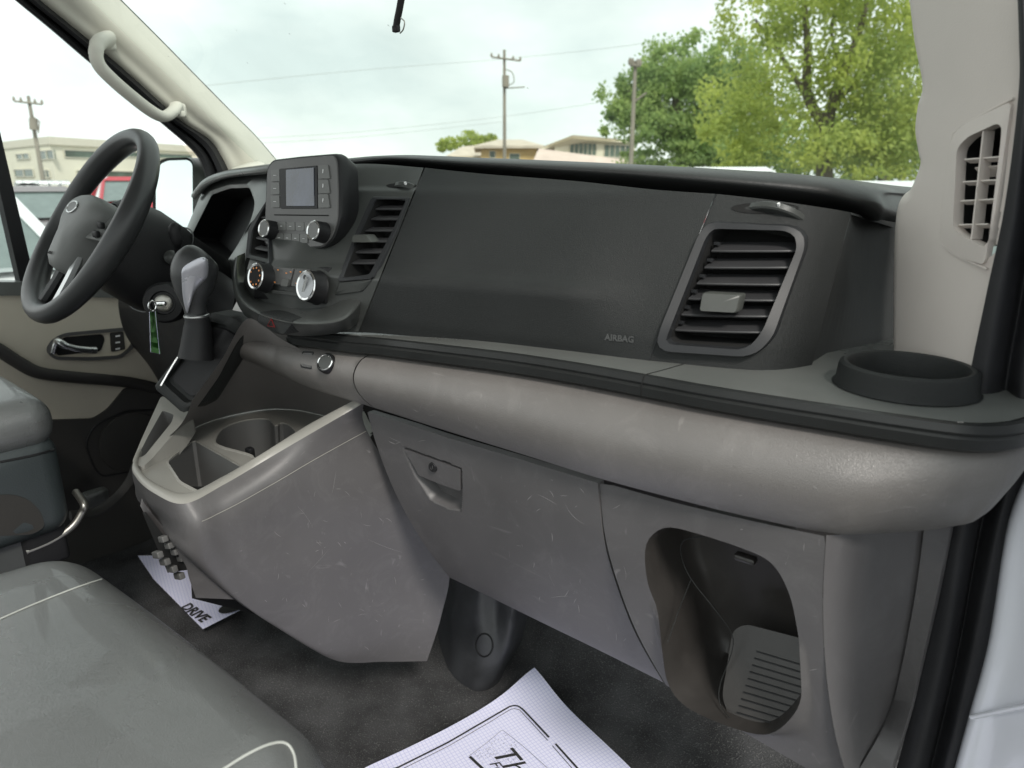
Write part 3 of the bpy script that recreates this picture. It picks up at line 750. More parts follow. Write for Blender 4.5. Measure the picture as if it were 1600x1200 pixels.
for k in range(4):
    x = 437+k*14.2; rquad([(x, 346.5+k*.25), (x+13.4, 346.7+k*.25), (x+13.4, 359.5+k*.5), (x, 359+k*.5)], .0028, .0012, 'button', 'button')
    x = 434+k*12.8; rquad([(x, 364+k*.5), (x+12, 364.4+k*.5), (x+12, 378.5+k*.4), (x, 378+k*.4)], .0028, .0012, 'button', 'button')
for k in range(4):
    for (x, y) in ((443.5+k*14.2, 353+k*.3), (440+k*12.8, 371+k*.5)):
        MB().tube([RP(x-1.6, y, .0044), RP(x+1.6, y+.1, .0044)], .00035, 4).build('button_mark', M['white'], radio)
for k in range(3): MB().tube([RP(432, 274+k*20.4, .0048), RP(436, 274+k*20.4, .0048)], .0004, 4).build('button_mark', M['white'], radio)
MB().tube([RP(432, 335.5, .0032), RP(516, 336.5, .0032)], .0008, 5).build('groove', M['hole'], radio)
def knob(x, y, r_, h, par, face_m, fn, ax=Vector((0, -1, .25))):
    c = fn(x, y); k = thing_part('knob', par); ax = ax.normalized()
    MB().lathe(c, ax, [(r_*1.06, 0), (r_, .002), (r_*.93, h*.85), (r_*.9, h)], 36).build('grip', M['black'], k)
    MB().lathe(c+ax*h, ax, [(r_*.9, -.001), (r_*.93, .0006), (r_*.86, .0016), (r_*.74, .0008)], 36, caps=False).build('chrome_rim', M['chrome'], k)
    MB().lathe(c+ax*h, ax, [(r_*.76, .0006), (0, .0006)], 36).build('face', M[face_m], k)
    return c+ax*(h+.0012), ax
kx, _ = knob(430, 361, .0135, .018, radio, 'button', RP); kx, _ = knob(509, 364.5, .0140, .020, radio, 'button', RP)
# ------------------------------------------------ climate panel
clim = thing_part('climate_panel', dash)
def CP(x, y, off=0): return G(x, y, off+.004)
def cquad(pts, off, h, name, m):
    a = rounded([CP(x, y, off) for x, y in pts], .0015, 3); b = [p+Vector((0, -h, 0)) for p in rounded([CP(x, y, off) for x, y in shrink(pts, .96)], .0015, 3)]
    return MB().grid([[p+Vector((0, .006, 0)) for p in a], a, b], cu=True).cap(b).build(name, M[m], clim, ang=50)
cquad([(402, 408), (520, 418), (512, 474), (400, 466)], -.001, .001, 'fascia', 'knee')
cquad([(432, 416), (465, 419), (458, 446), (428, 443)], 0, .0016, 'button', 'bezel'); cquad([(466.5, 419), (486, 421), (478, 449), (460, 446)], 0, .0016, 'button', 'bezel')
cquad([(447, 435), (458, 436), (456, 447), (445, 446)], .0018, .001, 'button', 'button')
cquad([(430, 452), (475, 457), (473, 462), (428, 457)], 0, .0014, 'strip', 'stack')
for (x, y) in ((441, 421), (461, 424), (476, 424), (470, 442), (454, 426), (436, 440)): MB().box(CP(x, y, .0026), (.003, .0006, .0015)).build('amber_mark', M['amber'], clim)
c1, ax = knob(420, 434, .0195, .016, clim, 'hole', lambda x, y: CP(x, y)); 
e1 = ax.orthogonal().normalized(); e2 = ax.cross(e1)
for k in range(9):
    a = k*2*math.pi/10; MB().lathe(c1+(e1*math.cos(a)+e2*math.sin(a))*.0115, ax, [(.0014, 0), (.0014, .0004), (0, .0004)], 8).build('amber_mark', M['amber'], clim)
c1, ax = knob(500, 449, .0215, .018, clim, 'dial', lambda x, y: CP(x, y))
MB().box(c1+Vector((0, -.001, 0)), (.005, .001, .026), Matrix.Rotation(.5, 3, 'Y')).build('pointer', M['chromesoft'], clim)
MB().lathe(c1+Vector((-.003, 0, -.0105)), ax, [(.0042, 0), (.0042, .0006), (0, .0006)], 16).build('blue_mark', M['blue'], clim)
MB().lathe(c1+Vector((.001, 0, .011)), ax, [(.0032, 0), (.0032, .0006), (0, .0006)], 16).build('dark_mark', M['black'], clim)
# ledge that sweeps under the climate panel
lr = [PL([(383, 395, .03), (384, 430, .02), (396, 458, .012), (430, 472, .010), (490, 482, .012), (524, 474, .022), (548, 452, .046)], Y=0),
      PL([(371, 400, .005), (370, 440, -.02), (386, 474, -.035), (425, 494, -.04), (482, 503, -.035), (534, 495, -.005), (562, 468, .036)], Y=0),
      PL([(367, 404, .007), (364, 444, -.018), (382, 481, -.033), (425, 502, -.038), (482, 511, -.033), (538, 504, -.002), (566, 476, .040)], Y=0),
      PL([(366, 408, .03), (365, 455, .01), (384, 494, .0), (430, 518, -.005), (482, 525, -.0), (545, 515, .02), (568, 486, .05)], Y=0)]
lr = [cmr(r_, 50) for r_ in lr]; MB().grid([cmr([r_[j] for r_ in lr], 16) for j in range(50)]).build('stack_ledge', M['stack'], dash)
# hazard switch pod
hz = [(404, 487), (458, 499), (460, 504), (444, 524), (428, 520), (402, 503)]
def HPt(k, off): return [P(x, y, Y=-.040-off) for x, y in shrink(hz, k)]
MB().grid([[p+Vector((0, .04, 0)) for p in rounded(HPt(1, 0), .004)], rounded(HPt(1, 0), .004), rounded(HPt(.9, .003), .004)], cu=True).cap(rounded(HPt(.9, .003), .004)).build('hazard_switch', M['dash'], dash, ang=50)
hc = [P(x, y, Y=-.0445) for x, y in ((418, 509), (424, 498), (429, 511))]
MB().tube(hc, .0008, 5, closed=True).build('hazard_triangle', M['red'], dash)
# pale grey flank beside the radio
MB().grid([[P(547, 290, Y=.09), P(557, 296, Y=.10)], [P(551, 330, Y=.07), P(556, 318, Y=.085)]]).build('side_flank', M['chromesoft'] if False else M['tray'], dash)

# lower driver side of the dash (dark)
kn = [PL([(190, 440, .10), (250, 400, .10), (300, 400, .10), (345, 425, .10), (372, 445, .09)], Y=0),
      PL([(185, 480, .10), (240, 470, .08), (290, 470, .06), (330, 480, .06), (362, 490, .05)], Y=0),
      PL([(200, 530, .16), (240, 540, .12), (280, 545, .08), (320, 560, .07), (350, 580, .08)], Y=0),
      PL([(240, 580, .26), (255, 610, .2), (275, 625, .15), (300, 640, .12), (330, 650, .12)], Y=0)]
kn = [cmr(r_, 24) for r_ in kn]; MB().grid([cmr([r_[j] for r_ in kn], 20) for j in range(24)]).build('knee_panel', M['knee'], dash)
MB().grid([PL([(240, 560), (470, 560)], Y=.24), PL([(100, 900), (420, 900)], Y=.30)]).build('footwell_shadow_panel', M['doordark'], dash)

# ================================================================== CENTRE CONSOLE
con = thing('centre_console', 'grey moulded centre console with open bins and cup holders, heavily scratched side', 'console')
rim = [P(232, 668, Z=.520), P(208, 722, Z=.506), P(212, 745, Z=.503), P(240, 770, Z=.501), P(288, 787, Z=.500), P(350, 757, Z=.506), P(420, 716, Z=.526), P(490, 675, Z=.556), P(568, 630, Z=.586)]
rim2 = [rim[0]+Vector((0, 0, -.012)), P(209, 735, Z=.488), P(214, 760, Z=.480), P(243, 792, Z=.476), P(297, 817, X=.004), P(350, 798, X=.010), P(425, 757, X=.02), P(495, 716, X=.035), P(573, 673, X=.052)]
s1 = [rim[0]+Vector((0, 0, -.05)), P(212, 750, Z=.46), P(218, 775, Z=.455), P(247, 808, Z=.45), P(298, 845, X=.002), P(370, 855, X=.010), P(460, 830, X=.02), P(540, 800, X=.045), P(640, 780, X=.08)]
s2 = [rim[0]+Vector((0, .02, -.08)), P(214, 765, Z=.44), P(224, 790, Z=.435), P(252, 828, Z=.43), P(300, 872, X=-.002), P(400, 915, X=.006), P(490, 925, X=.018), P(590, 910, X=.04), P(700, 880, X=.085)]
s3 = [rim[0]+Vector((0, .03, -.085)), P(216, 768, Z=.435), P(228, 796, Z=.43), P(262, 840, Z=.42), P(330, 905, X=-.006), P(425, 972, X=.0), P(510, 1010, X=.01), P(600, 1000, X=.03), P(690, 960, X=.075)]
s4 = [rim[0]+Vector((0, .03, -.086)), P(216, 769, Z=.434), P(229, 798, Z=.428), P(268, 846, Z=.418), P(355, 928, X=-.010), P(440, 984, X=-.004), P(525, 1032, X=.004), P(600, 1034, X=.02), P(667, 1033, X=.05)]
def cols_of(rows_, n=90, m=12):
    rr_ = [cmr(r_, n) for r_ in rows_]
    return rr_
body = [cmr(r_, 100) for r_ in (rim, rim2)]
side = [cmr(r_, 100) for r_ in (rim, rim2, s1, s2, s3, s4)]
cside = MB().grid([cmr([r_[j] for r_ in side], 30) for j in range(100)]).grid([side[-1], [p+Vector((-.02, .015, 0)) for p in side[-1]]]).build('side_wall', M['grey2'], con)
MB().tube([p+Vector((.0004, -.0004, 0)) for p in cmr(rim2, 100)[54:]], .0006, 5).build('seam', M['grey3'], con)  # pale tube along the crease, its highlight put in as colour
# rounded light rim
irim = [rim[0]+Vector((.012, .006, .001)), P(217, 716, Z=.506), P(222, 738, Z=.503), P(248, 758, Z=.502), P(292, 771, Z=.501), P(345, 747, Z=.506), P(402, 714, Z=.526), P(480, 665, Z=.558), P(552, 627, Z=.588)]
A_ = cmr(rim, 100); B_ = cmr(irim, 100)
rr4 = [A_, [a.lerp(b, .25)+Vector((0, 0, .003)) for a, b in zip(A_, B_)], [a.lerp(b, .75)+Vector((0, 0, .003)) for a, b in zip(A_, B_)], B_, [p+Vector((0, 0, -.004)) for p in B_]]
MB().grid([cmr([r_[j] for r_ in rr4], 12) for j in range(100)]).build('rim', M['grey3'], con)
# inner wall from the rim down to the tray
ZT = .497
iw = [p+Vector((-.004, .0, 0)) for p in B_]
MB().grid([B_, [Vector((p.x-.006, p.y, ZT-.005)) for p in B_]]).build('inner_wall', M['grey2'], con)
# tray with a square bin, a round cup holder and a coin pocket
def ZP(x, y, z=ZT): return P(x, y, Z=z)
binp = [(257, 722), (303, 688), (308, 688), (384, 733), (382, 737), (318, 769), (306, 770), (272, 748)]
cupc = ZP(402, 690); 
tray_out = [(205, 700), (225, 672), (240, 640), (300, 600), (480, 560), (600, 600), (560, 640), (430, 735), (400, 760), (345, 790), (285, 790), (225, 765)]
rows_ = []
tr2 = MB()
nx, ny = 110, 90
corner = [ZP(215, 735), ZP(300, 775), ZP(560, 640), ZP(420, 590)]
xs0, xs1 = -.30, .05; ys0, ys1 = -.20, .20
g_ = []
for j in range(ny):
    g_.append([Vector((xs0+(xs1-xs0)*i/(nx-1), ys0+(ys1-ys0)*j/(ny-1), ZT)) for i in range(nx)])
tr2.grid(g_)
rimpx = [proj(Vector((p.x, p.y, ZT))) for p in cmr(irim, 60)]
bound = rimpx+[(640, 560), (420, 540), (300, 560)]
tr2.f = [f_ for f_ in tr2.f if inside(proj(sum((tr2.v[i] for i in f_), Vector())/4), bound)]
def hole_xy(poly3, mb):
    pl = [(p.x, p.y) for p in poly3]
    mb.f = [f_ for f_ in mb.f if not inside(((sum(mb.v[i].x for i in f_)/4), (sum(mb.v[i].y for i in f_)/4)), pl)]
def bin_(poly3, depth, name, r_=.008, m='bin', taper=.9, collar=.0045):
    top = lin(rounded(poly3, r_, 5), 72, True); c = sum(top, Vector())/72
    hole_xy([c+(p-c)*1.02 for p in top], tr2)
    o2 = [c+(p-c)*(1+collar*14)+Vector((0, 0, .0008)) for p in top]; o3 = [p+Vector((0, 0, .0015)) for p in top]
    bt_ = [c+(p-c)*taper+Vector((0, 0, -depth)) for p in top]
    k = thing_part(name, con)
    MB().grid([[p+Vector((0, 0, -.0006)) for p in [c+(p-c)*(1+collar*18) for p in top]], o2, o3, [p+Vector((0, 0, -.002)) for p in top]], cu=True).build('collar', M['grey3'], k)
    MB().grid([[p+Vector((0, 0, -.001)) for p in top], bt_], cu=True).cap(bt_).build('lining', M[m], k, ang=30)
    return k
bin_([ZP(x, y) for x, y in [(262, 722), (303, 688), (386, 735), (314, 770), (282, 753)]], .075, 'storage_bin', .010, taper=.93)
ck = bin_(cmr([ZP(x, y) for x, y in [(337, 690), (350, 669), (383, 657), (418, 655), (430, 666), (440, 661), (455, 667), (462, 682), (442, 702), (418, 723), (402, 722), (394, 712), (372, 705), (350, 699)]], 60, True), .075, 'cup_well', .001, taper=.88)
MB().rbox(ZP(390, 700)+Vector((0, .0, -.014)), (.014, .010, .030), .003, 6).build('grip_flap', M['black'], ck)
0 and bin_([ZP(444, 684)+Vector((math.cos(a)*.022+.012, math.sin(a)*.024+.01, 0)) for a in [k*math.pi/6 for k in range(12)]], .05, 'coin_well', .003)
tr2.build('tray_surface', M['grey3'], con)
# notched wall edge of the cup well
# riser: concave grey panel up to the dash and shifter
ri = [PL([(300, 625, -.105), (346, 562, -.06), (380, 503, -.035), (405, 503, -.03), (440, 530, -.02), (500, 560, .0)], Y=0),
      PL([(287, 648, -.095), (334, 602, -.045), (382, 560, -.01), (420, 560, .0), (465, 575, .02), (520, 600, .03)], Y=0),
      [ZP(262, 676, .495), ZP(315, 645, .50), ZP(370, 625, .505), ZP(430, 615, .51), ZP(490, 625, .52), ZP(540, 640, .53)],
      [ZP(235, 700, .498), ZP(290, 670, .498), ZP(345, 650, .498), ZP(420, 636, .498), ZP(480, 645, .498), ZP(530, 660, .498)]]
r_t = cmr(PL([(300, 625, -.105), (346, 562, -.055), (380, 503, -.025), (405, 503, -.015), (440, 530, .0), (500, 560, .03), (560, 590, .05)], Y=0), 40); r_b = cmr([ZP(235, 702, .498), ZP(290, 674, .498), ZP(345, 653, .498), ZP(410, 640, .498), ZP(460, 640, .498), ZP(510, 650, .498), ZP(560, 660, .498)], 40)
ri = [[a.lerp(b, t)+Vector((-.004, .014, -.006))*math.sin(math.pi*t) for a, b in zip(r_t, r_b)] for t in (0, .12, .25, .4, .55, .7, .82, .92, 1)]
MB().grid([cmr([r_[j] for r_ in ri], 24) for j in range(40)]).build('riser_panel', M['riser'], con)
# side pocket on the far rim
SPk = [(262, 640), (278, 645), (270, 665), (232, 712), (216, 718)]
def SPp(x, y, dz=0): 
    t = (720-y)/90; return P(x, y, Z=.503+.045*max(0, min(1.2, t)))+Vector((0, 0, dz))
so = lin(rounded([SPp(x, y) for x, y in [(252, 618), (300, 640), (285, 662), (238, 716), (222, 730), (206, 722), (222, 684)]], .006, 5), 72, True)
si = lin(rounded([SPp(x, y) for x, y in [(254, 641), (272, 648), (268, 660), (226, 712), (214, 716), (230, 684)]], .005, 5), 72, True)
rg = align([[p+Vector((.012, -.002, -.03)) for p in so], so, [a for a in si], [p+Vector((.01, .012, -.05)) for p in si]])
pkk = thing_part('side_pocket', con)
MB().grid(rg[:3], cu=True).build('collar', M['grey3'], pkk); MB().grid(rg[2:], cu=True).cap(rg[3]).build('lining', M['bin'], pkk)
# shield under the nose with a row of fins
wd = [P(222, 778, X=-.13), P(228, 790, X=-.12), P(262, 830, X=-.08), P(298, 862, X=-.03), P(330, 900, X=-.015), P(376, 937, X=-.005)]
wd2 = [P(219, 790, X=-.13), P(232, 812, X=-.12), P(262, 848, X=-.085), P(288, 880, X=-.05), P(296, 905, X=-.04), P(306, 934, X=-.035)]
MB().grid([cmr(wd, 30), cmr(wd2, 30), [p+Vector((-.02, .03, 0)) for p in cmr(wd2, 30)]]).build('nose_shield', M['grey2'], con, ang=50)
fin = thing_part('fin_block', con)
for k in range(4):
    a = P(240+k*11.5, 872+k*11, X=-.09); b = P(253+k*11, 861+k*11, X=-.075)
    MB().rbox((a+b)/2, ((b-a).length*.9, .008, .009), .0014, 6, rot=Matrix.Rotation(-.3, 3, 'Y')).build('fin', M['bin'], fin)
    a = P(255+k*9.5, 842+k*10, X=-.07); MB().rbox(a, (.014, .008, .008), .0012, 6, rot=Matrix.Rotation(-.3, 3, 'Y')).build('fin', M['bin'], fin)
MB().grid([[P(228, 800, X=-.10), P(296, 890, X=-.06)], [P(222, 800, X=-.16), P(262, 895, X=-.12)]]).build('nose_backing', M['hole'], con)  # black sheet, the dark gap under the nose put in as colour
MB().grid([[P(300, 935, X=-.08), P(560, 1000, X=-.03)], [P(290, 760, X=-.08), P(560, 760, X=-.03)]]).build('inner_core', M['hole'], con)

# ================================================================== GEAR SHIFTER
sh = thing('gear_shifter', 'black gear lever with silver inlay rising from a sloping gate beside the key', 'gear lever')
gp = [P(362, 495, X=-.125), P(388, 512, X=-.115), P(312, 634, X=-.165), P(286, 646, X=-.18), P(240, 605, X=-.225), P(330, 488, X=-.175)]
nd = (gp[2]-gp[0]).cross(gp[4]-gp[0]).normalized()
if nd.z < 0: nd = -nd
def rg_(k, h): 
    c = sum(gp, Vector())/6; return [p+nd*h for p in lin(rounded([c+(p-c)*k for p in gp], .006, 5), 72, True)]
MB().grid([rg_(1.02, -.05), rg_(1, 0), rg_(.9, .003), rg_(.82, .001), rg_(.80, -.010)], cu=True).cap(rg_(.80, -.010)).build('gate_surround', M['dash'], sh, ang=45)
MB().grid([rg_(.72, -.009), rg_(.70, -.006)], cu=True).cap(rg_(.70, -.006)).build('gate_plate', M['black'], sh)
cq = [P(249, 600, X=-.21), P(262, 606, X=-.2)]
MB().tube(cmr([P(x, y, X=-.195)+nd*.004 for x, y in ((254, 602), (275, 566), (300, 530), (318, 506))], 20), .0016, 6).build('gate_trim', M['chromesoft'], sh)
bb = [P(306, 560, X=-.165), P(308, 530, X=-.165), P(309, 505, X=-.165), P(306, 490, X=-.165)]
MB().tube(cmr(bb, 14), [.024, .0235, .0225, .0215, .021, .020, .0195, .019, .018, .0175, .017, .0165, .0155, .015], 20).build('gaiter', M['black'], sh)
MB().lathe(P(307, 494, X=-.165), (0, 0, 1), [(.0155, -.002), (.0172, 0), (.0172, .002), (.0155, .003)], 30).build('chrome_collar', M['chromesoft'], sh)
kc_ = [P(306, 492, X=-.165), P(303, 468, X=-.165), P(303, 445, X=-.165), P(304, 422, X=-.165), P(312, 402, X=-.165), P(318, 394, X=-.165)]
MB().tube(cmr(kc_, 24), [.014, .0145, .015, .016, .018, .020, .0225, .025, .0265, .028, .029, .030, .0305, .031, .031, .0305, .030, .029, .027, .025, .022, .018, .012, .005], 24, flat=.85).build('knob', M['wheel'], sh)
tk = bvh(sh.children[-1])
ins = [(285, 420), (300, 408), (316, 402), (325, 408), (325, 430), (318, 440), (305, 455), (297, 478), (292, 488), (286, 465), (284, 440)]
pts = []
kobj = [c for c in sh.children if c.name.startswith('knob')][0]; tk = bvh(kobj)
h1, h2, h3 = on(tk, 290, 445), on(tk, 322, 425), on(tk, 300, 470)
if h1 and h2 and h3:
    ni = (h2-h1).cross(h3-h1).normalized()
    if ni.dot(CAM-h1) < 0: ni = -ni
    h0 = on(tk, 304, 434)+ni*.002
    def IP(x, y, off=0): d = ray(x, y); return CAM+d*((h0+ni*off-CAM).dot(ni)/d.dot(ni))
    def IR(k, off): return [IP(305+(p.x-305)*k, 434+(p.y-434)*k, off) for p in cmr([Vector((*q, 0)) for q in ins], 60, True)]
    MB().grid([IR(1.02, -.014), IR(1, -.002), IR(.96, .0), IR(.8, .0016), IR(.5, .0028), IR(.05, .0032)], cu=True).cap(IR(.05, .0032)).build('silver_inlay', M['knob_silver'], sh, ang=50)

# ================================================================== STEERING WHEEL
sw = thing('steering_wheel', 'black three spoke steering wheel in front of the driver seat', 'steering wheel')
SWC = Vector((-.532, -.035, .811)); ti = R(33.6); yw = -.10
ax1 = Vector((math.cos(yw), math.sin(yw), 0)); ax2 = Vector((-math.sin(yw)*math.sin(ti), math.cos(yw)*math.sin(ti), math.cos(ti))); nw = ax1.cross(ax2)   # nw towards the driver
if nw.y > 0: nw = -nw
def W(a, b, h=0): return SWC+ax1*a+ax2*b+nw*h
RW = .170
rows_ = []
for i in range(96):
    a = 2*math.pi*i/96; c = W(RW*math.cos(a), RW*math.sin(a)); ra = (c-SWC).normalized()
    rr_ = .0165+.0015*math.cos(3*a)
    rows_.append([c+(ra*math.cos(k*2*math.pi/16)+nw*math.sin(k*2*math.pi/16)*1.15)*rr_ for k in range(16)])
MB().grid(rows_, cu=True, cv=True).build('rim', M['wheel'], sw)
for (sx) in (-1, 1):
    MB().grid([cmr([W(sx*.165, .0, -.002), W(sx*.12, .012, -.005), W(sx*.06, .02, .0)], 12), cmr([W(sx*.165, -.03, -.002), W(sx*.12, -.028, .004), W(sx*.06, -.03, .012)], 12), cmr([W(sx*.165, -.03, -.015), W(sx*.12, -.028, -.02), W(sx*.06, -.03, -.02)], 12), cmr([W(sx*.165, .0, -.015), W(sx*.12, .012, -.02), W(sx*.06, .02, -.02)], 12)], cv=True).build('spoke', M['hub'], sw)
for sx in (-1, 1):
    MB().tube(cmr([W(sx*.028, -.05, -.004), W(sx*.032, -.10, -.006), W(sx*.04, -.162, -.004)], 12), .009, 8, flat=1.4).build('spoke', M['chromesoft'] if sx > 0 else M['wheel'], sw)
hub_o = [(-.075, .035), (0, .052), (.075, .035), (.085, .0), (.05, -.045), (.035, -.095), (0, -.105), (-.035, -.095), (-.05, -.045), (-.085, .0)]
def HR(k, h): return [W(p.x*k, p.y*k, h) for p in cmr([Vector((*p, 0)) for p in hub_o], 60, True)]
MB().grid([HR(.92, -.03), HR(.90, .008), HR(.86, .02), HR(.75, .028), HR(.45, .033), HR(.05, .034)], cu=True).cap(HR(.05, .034)).build('hub_pad', M['hub'], sw)
em = thing_part('emblem', sw)
MB().tube([W(.024*math.cos(a), .012+.0105*math.sin(a), .035) for a in [k*2*math.pi/30 for k in range(30)]], .0014, 6, closed=True).build('emblem_ring', M['chromesoft'], em)
MB().cap([W(.022*math.cos(a), .012+.009*math.sin(a), .0355) for a in [k*2*math.pi/30 for k in range(30)]]).build('emblem_face', M['bezel'], em)
text('AIRBAG', M['ink'], W(-.012, -.075, .031), ax1, ax2, .0075, .0002, sw)
for sx in (-1, 1):
    for k in range(2): MB().rbox(W(sx*.095, -.004-.016*k, .010), (.018, .008, .011), .003, 6).build('wheel_button', M['black'], sw)
# column shroud
colm = thing('steering_column', 'black steering column cowl with stalk and ignition barrel behind the wheel', 'steering column')
axc = -nw
def CR(d, rx, rz, dz=0, dx=0):
    c = SWC+axc*d+Vector((dx, 0, dz)); return [c+ax1*rx*(abs(math.cos(a))**.7)*(1 if math.cos(a) > 0 else -1)+ax2*rz*(abs(math.sin(a))**.7)*(1 if math.sin(a) > 0 else -1) for a in [k*2*math.pi/40 for k in range(40)]]
MB().grid([CR(.015, .05, .05), CR(.03, .085, .075, -.005), CR(.07, .095, .085, -.01), CR(.12, .092, .085, -.015), CR(.14, .088, .08, -.015), CR(.24, .085, .075, -.02)], cu=True).build('cowl', M['knee'], colm)
MB().tube([p for p in CR(.125, .094, .087, -.015)], .0015, 6, closed=True).build('cowl_joint', M['rim'], colm)
MB().tube(cmr([P(283, 412, X=-.40), P(279, 395, X=-.38), P(277, 378, X=-.36)], 12), .006, 10).build('stalk', M['black'], colm)
MB().tube(cmr([P(278, 382, X=-.36), P(275, 370, X=-.36), P(272, 360, X=-.36), P(277, 351, X=-.36)], 8), [.007, .0095, .010, .010, .010, .0095, .009, .006], 12).build('stalk_knob', M['black'], colm)
MB().lathe(P(268, 402, X=-.42), (1, -.6, .2), [(.012, -.01), (.012, .003), (.007, .008), (0, .009)], 24).build('release_button', M['stack'], colm)
kb = P(253, 474, X=-.37); ka = Vector((.75, -.65, .1)).normalized()
MB().lathe(kb-ka*.05, ka, [(.034, 0), (.034, .035), (.030, .043), (.020, .045), (.018, .040)], 36).build('ignition_housing', M['black'], colm)
MB().lathe(kb-ka*.012, ka, [(.014, 0), (.014, .005), (.011, .007), (0, .007)], 30).build('ignition_barrel', M['metal'], colm)
# key with tag
key = thing('ignition_key', 'key in the ignition with split ring and long green tag', 'key')
k0 = kb
MB().rbox(k0+ka*.008, (.009, .018, .008), .003, 6, rot=Matrix.Rotation(-.7, 3, 'Z')).build('key_head', M['chrome'], key)
MB().tube([P(238+6*math.cos(a), 478+8*math.sin(a), X=-.345) for a in [k*2*math.pi/24 for k in range(24)]], .0013, 6, closed=True).build('split_ring', M['chrome'], key)
tgp = [P(x, y, X=-.345) for x, y in [(234, 487), (243, 486), (250, 553), (236, 550)]]
MB().slab(tgp, Vector((0, .0012, 0))).build('green_tag', M['green'], key, ang=40)
MB().tube([p+Vector((.001, -.001, 0)) for p in tgp], .0004, 5, closed=True).build('tag_border', M['paper'], key)

# ================================================================== SEATS
ps = thing('passenger_seat', 'black leather passenger seat cushion with pale stitching, nearest the camera', 'seat')
def cush(q):
    u_ = q.x/.27; v = q.y/.3
    if q.z > 0: q = q+Vector((0, 0, .012*(1-u_*u_)*(1-.4*v*v)-.02*max(0, v-.2)**2))
    return q
TOPZ = .47
def seatfn(q):
    q = cush(q)
    return q
cush_o = MB().rbox((.150, -.575, TOPZ-.085), (.53, .62, .17), .065, 28, fn=seatfn).build('cushion', M['leather'], ps, ang=60)
ts = bvh(cush_o)
for pts, r_ in (([(0, 968), (60, 942), (130, 915), (190, 897), (238, 888)], .0008), ([(345, 1205), (385, 1180), (420, 1164), (445, 1162), (458, 1178), (462, 1205)], .0011)):
    cv = curve_on(ts, pts, .0006, 50)
    if len(cv) > 3: MB().tube(cv, r_, 6).build('seam', M['thread'], ps)
MB().rbox((.165, -.575, TOPZ-.22), (.46, .52, .12), .02, 8).build('seat_base', M['black'], ps)

ds = thing('driver_seat', 'black leather driver seat cushion with dark side seen beyond the passenger seat', 'seat')
def crown(q): return q+Vector((0, 0, (.012*(1-(q.x/.25)**2) if q.z > 0 else 0)))
dcu = MB().rbox((-.56, -.505, .548), (.51, .60, .075), .034, 24, fn=crown).build('cushion_top', M['leather'], ds, ang=60)
dsd = MB().rbox((-.56, -.505, .455), (.505, .595, .155), .03, 20).build('cushion_side', M['leatherside'], ds, ang=60)
td = bvh(dsd)
cv = curve_on(td, [(0, 722), (50, 712), (95, 700), (112, 700)], .001, 24)
if len(cv) > 3: MB().tube(cv, .0016, 6).build('seam', M['black'], ds)
pa = [on(td, x, y, .002) for x, y in [(-30, 775), (20, 772), (45, 780), (64, 800), (70, 822), (50, 834), (-30, 838)]]
if all(p is not None for p in pa): MB().slab(rounded(pa, .02, 5), Vector((-.004, 0, 0))).build('fabric_patch', M['fabric'], ds, ang=50)
MB().tube(cmr([P(118, 768, X=-.36), P(131, 788, X=-.33), P(128, 800, X=-.33), P(112, 823, X=-.33), P(80, 845, X=-.33), P(40, 862, X=-.33)], 30), .0055, 10).build('adjust_bar', M['metal'], ds)
MB().rbox(P(20, 850, X=-.36), (.06, .10, .10), .01, 8).build('rail_bracket', M['stack'], ds)
MB().rbox(P(63, 845, X=-.35), (.05, .06, .07), .008, 8).build('rail_bracket', M['black'], ds)
MB().rbox((-.56, -.50, .28), (.40, .50, .24), .02, 8).build('pedestal', M['black'], ds)

# ================================================================== PILLARS, SEALS, GLASS
SP = (1.08, -1.2, 0.0)
pt_ = thing('near_pillar_trim', 'pale grey grained windscreen pillar trim at the right with a slatted demister vent', 'pillar trim')
le = [(1396, -40), (1408, 60), (1422, 130), (1415, 162), (1411, 200), (1417, 235), (1420, 252), (1405, 290), (1384, 318), (1379, 420), (1381, 640)]
ri_ = [(1588, -40), (1592, 60), (1590, 150), (1584, 200), (1579, 240), (1574, 280), (1568, 320), (1556, 380), (1543, 450), (1530, 520), (1508, 640)]
def PPp(x, y, off=0): return P(x, y, S=SP)+Vector((-.6, -.8, 0))*off
LE = cmr([Vector((*p, 0)) for p in le], 200); RI = cmr([Vector((p[0]+9, p[1], 0)) for p in ri_], 200)
rows_ = []
for a, b in zip(LE, RI):
    rw = []
    for k in range(90):
        t = k/89; q = a.lerp(b, t); off = -.02*max(0, 1-t/.16)**2 + .004*math.sin(math.pi*t)
        rw.append(PPp(q.x, q.y, off))
    rw = [rw[0]+Vector((.01, .05, 0))]+rw
    rows_.append(rw)
pm = MB().grid(rows_)
PV_out = [(1600, 146), (1520, 190), (1500, 204), (1491, 222), (1478, 330), (1474, 368), (1484, 390), (1505, 402), (1550, 424), (1600, 300)]
PV_in = [(1503, 232), (1520, 214), (1566, 193), (1574, 198), (1572, 225), (1553, 378), (1545, 386), (1507, 366), (1497, 355)]
cut(pm, shrink(PV_in, 1.16))
pm.build('panel', M['trimlight'], pt_)
pl_ = [(1588, 154), (1520, 190), (1500, 204), (1491, 222), (1478, 330), (1474, 368), (1484, 390), (1505, 402), (1546, 420)]
MB().tube(cmr([PPp(x, y, .0032) for x, y in pl_], 60), .0012, 6).build('panel_joint', M['trimlight'], pt_)
poly_c = [(1587, 158)]+pl_[1:-1]+[(1544, 414), (1562, 330), (1576, 235)]
vmb = MB(); a = lin(rounded([PPp(x, y, .0045) for x, y in poly_c], .006, 5), 120, True); b = lin(rounded([PPp(x, y, .006) for x, y in PV_in], .006, 5), 120, True)
c_ = [p+Vector((.6, .8, 0))*.022 for p in b]
a = a[::-1]
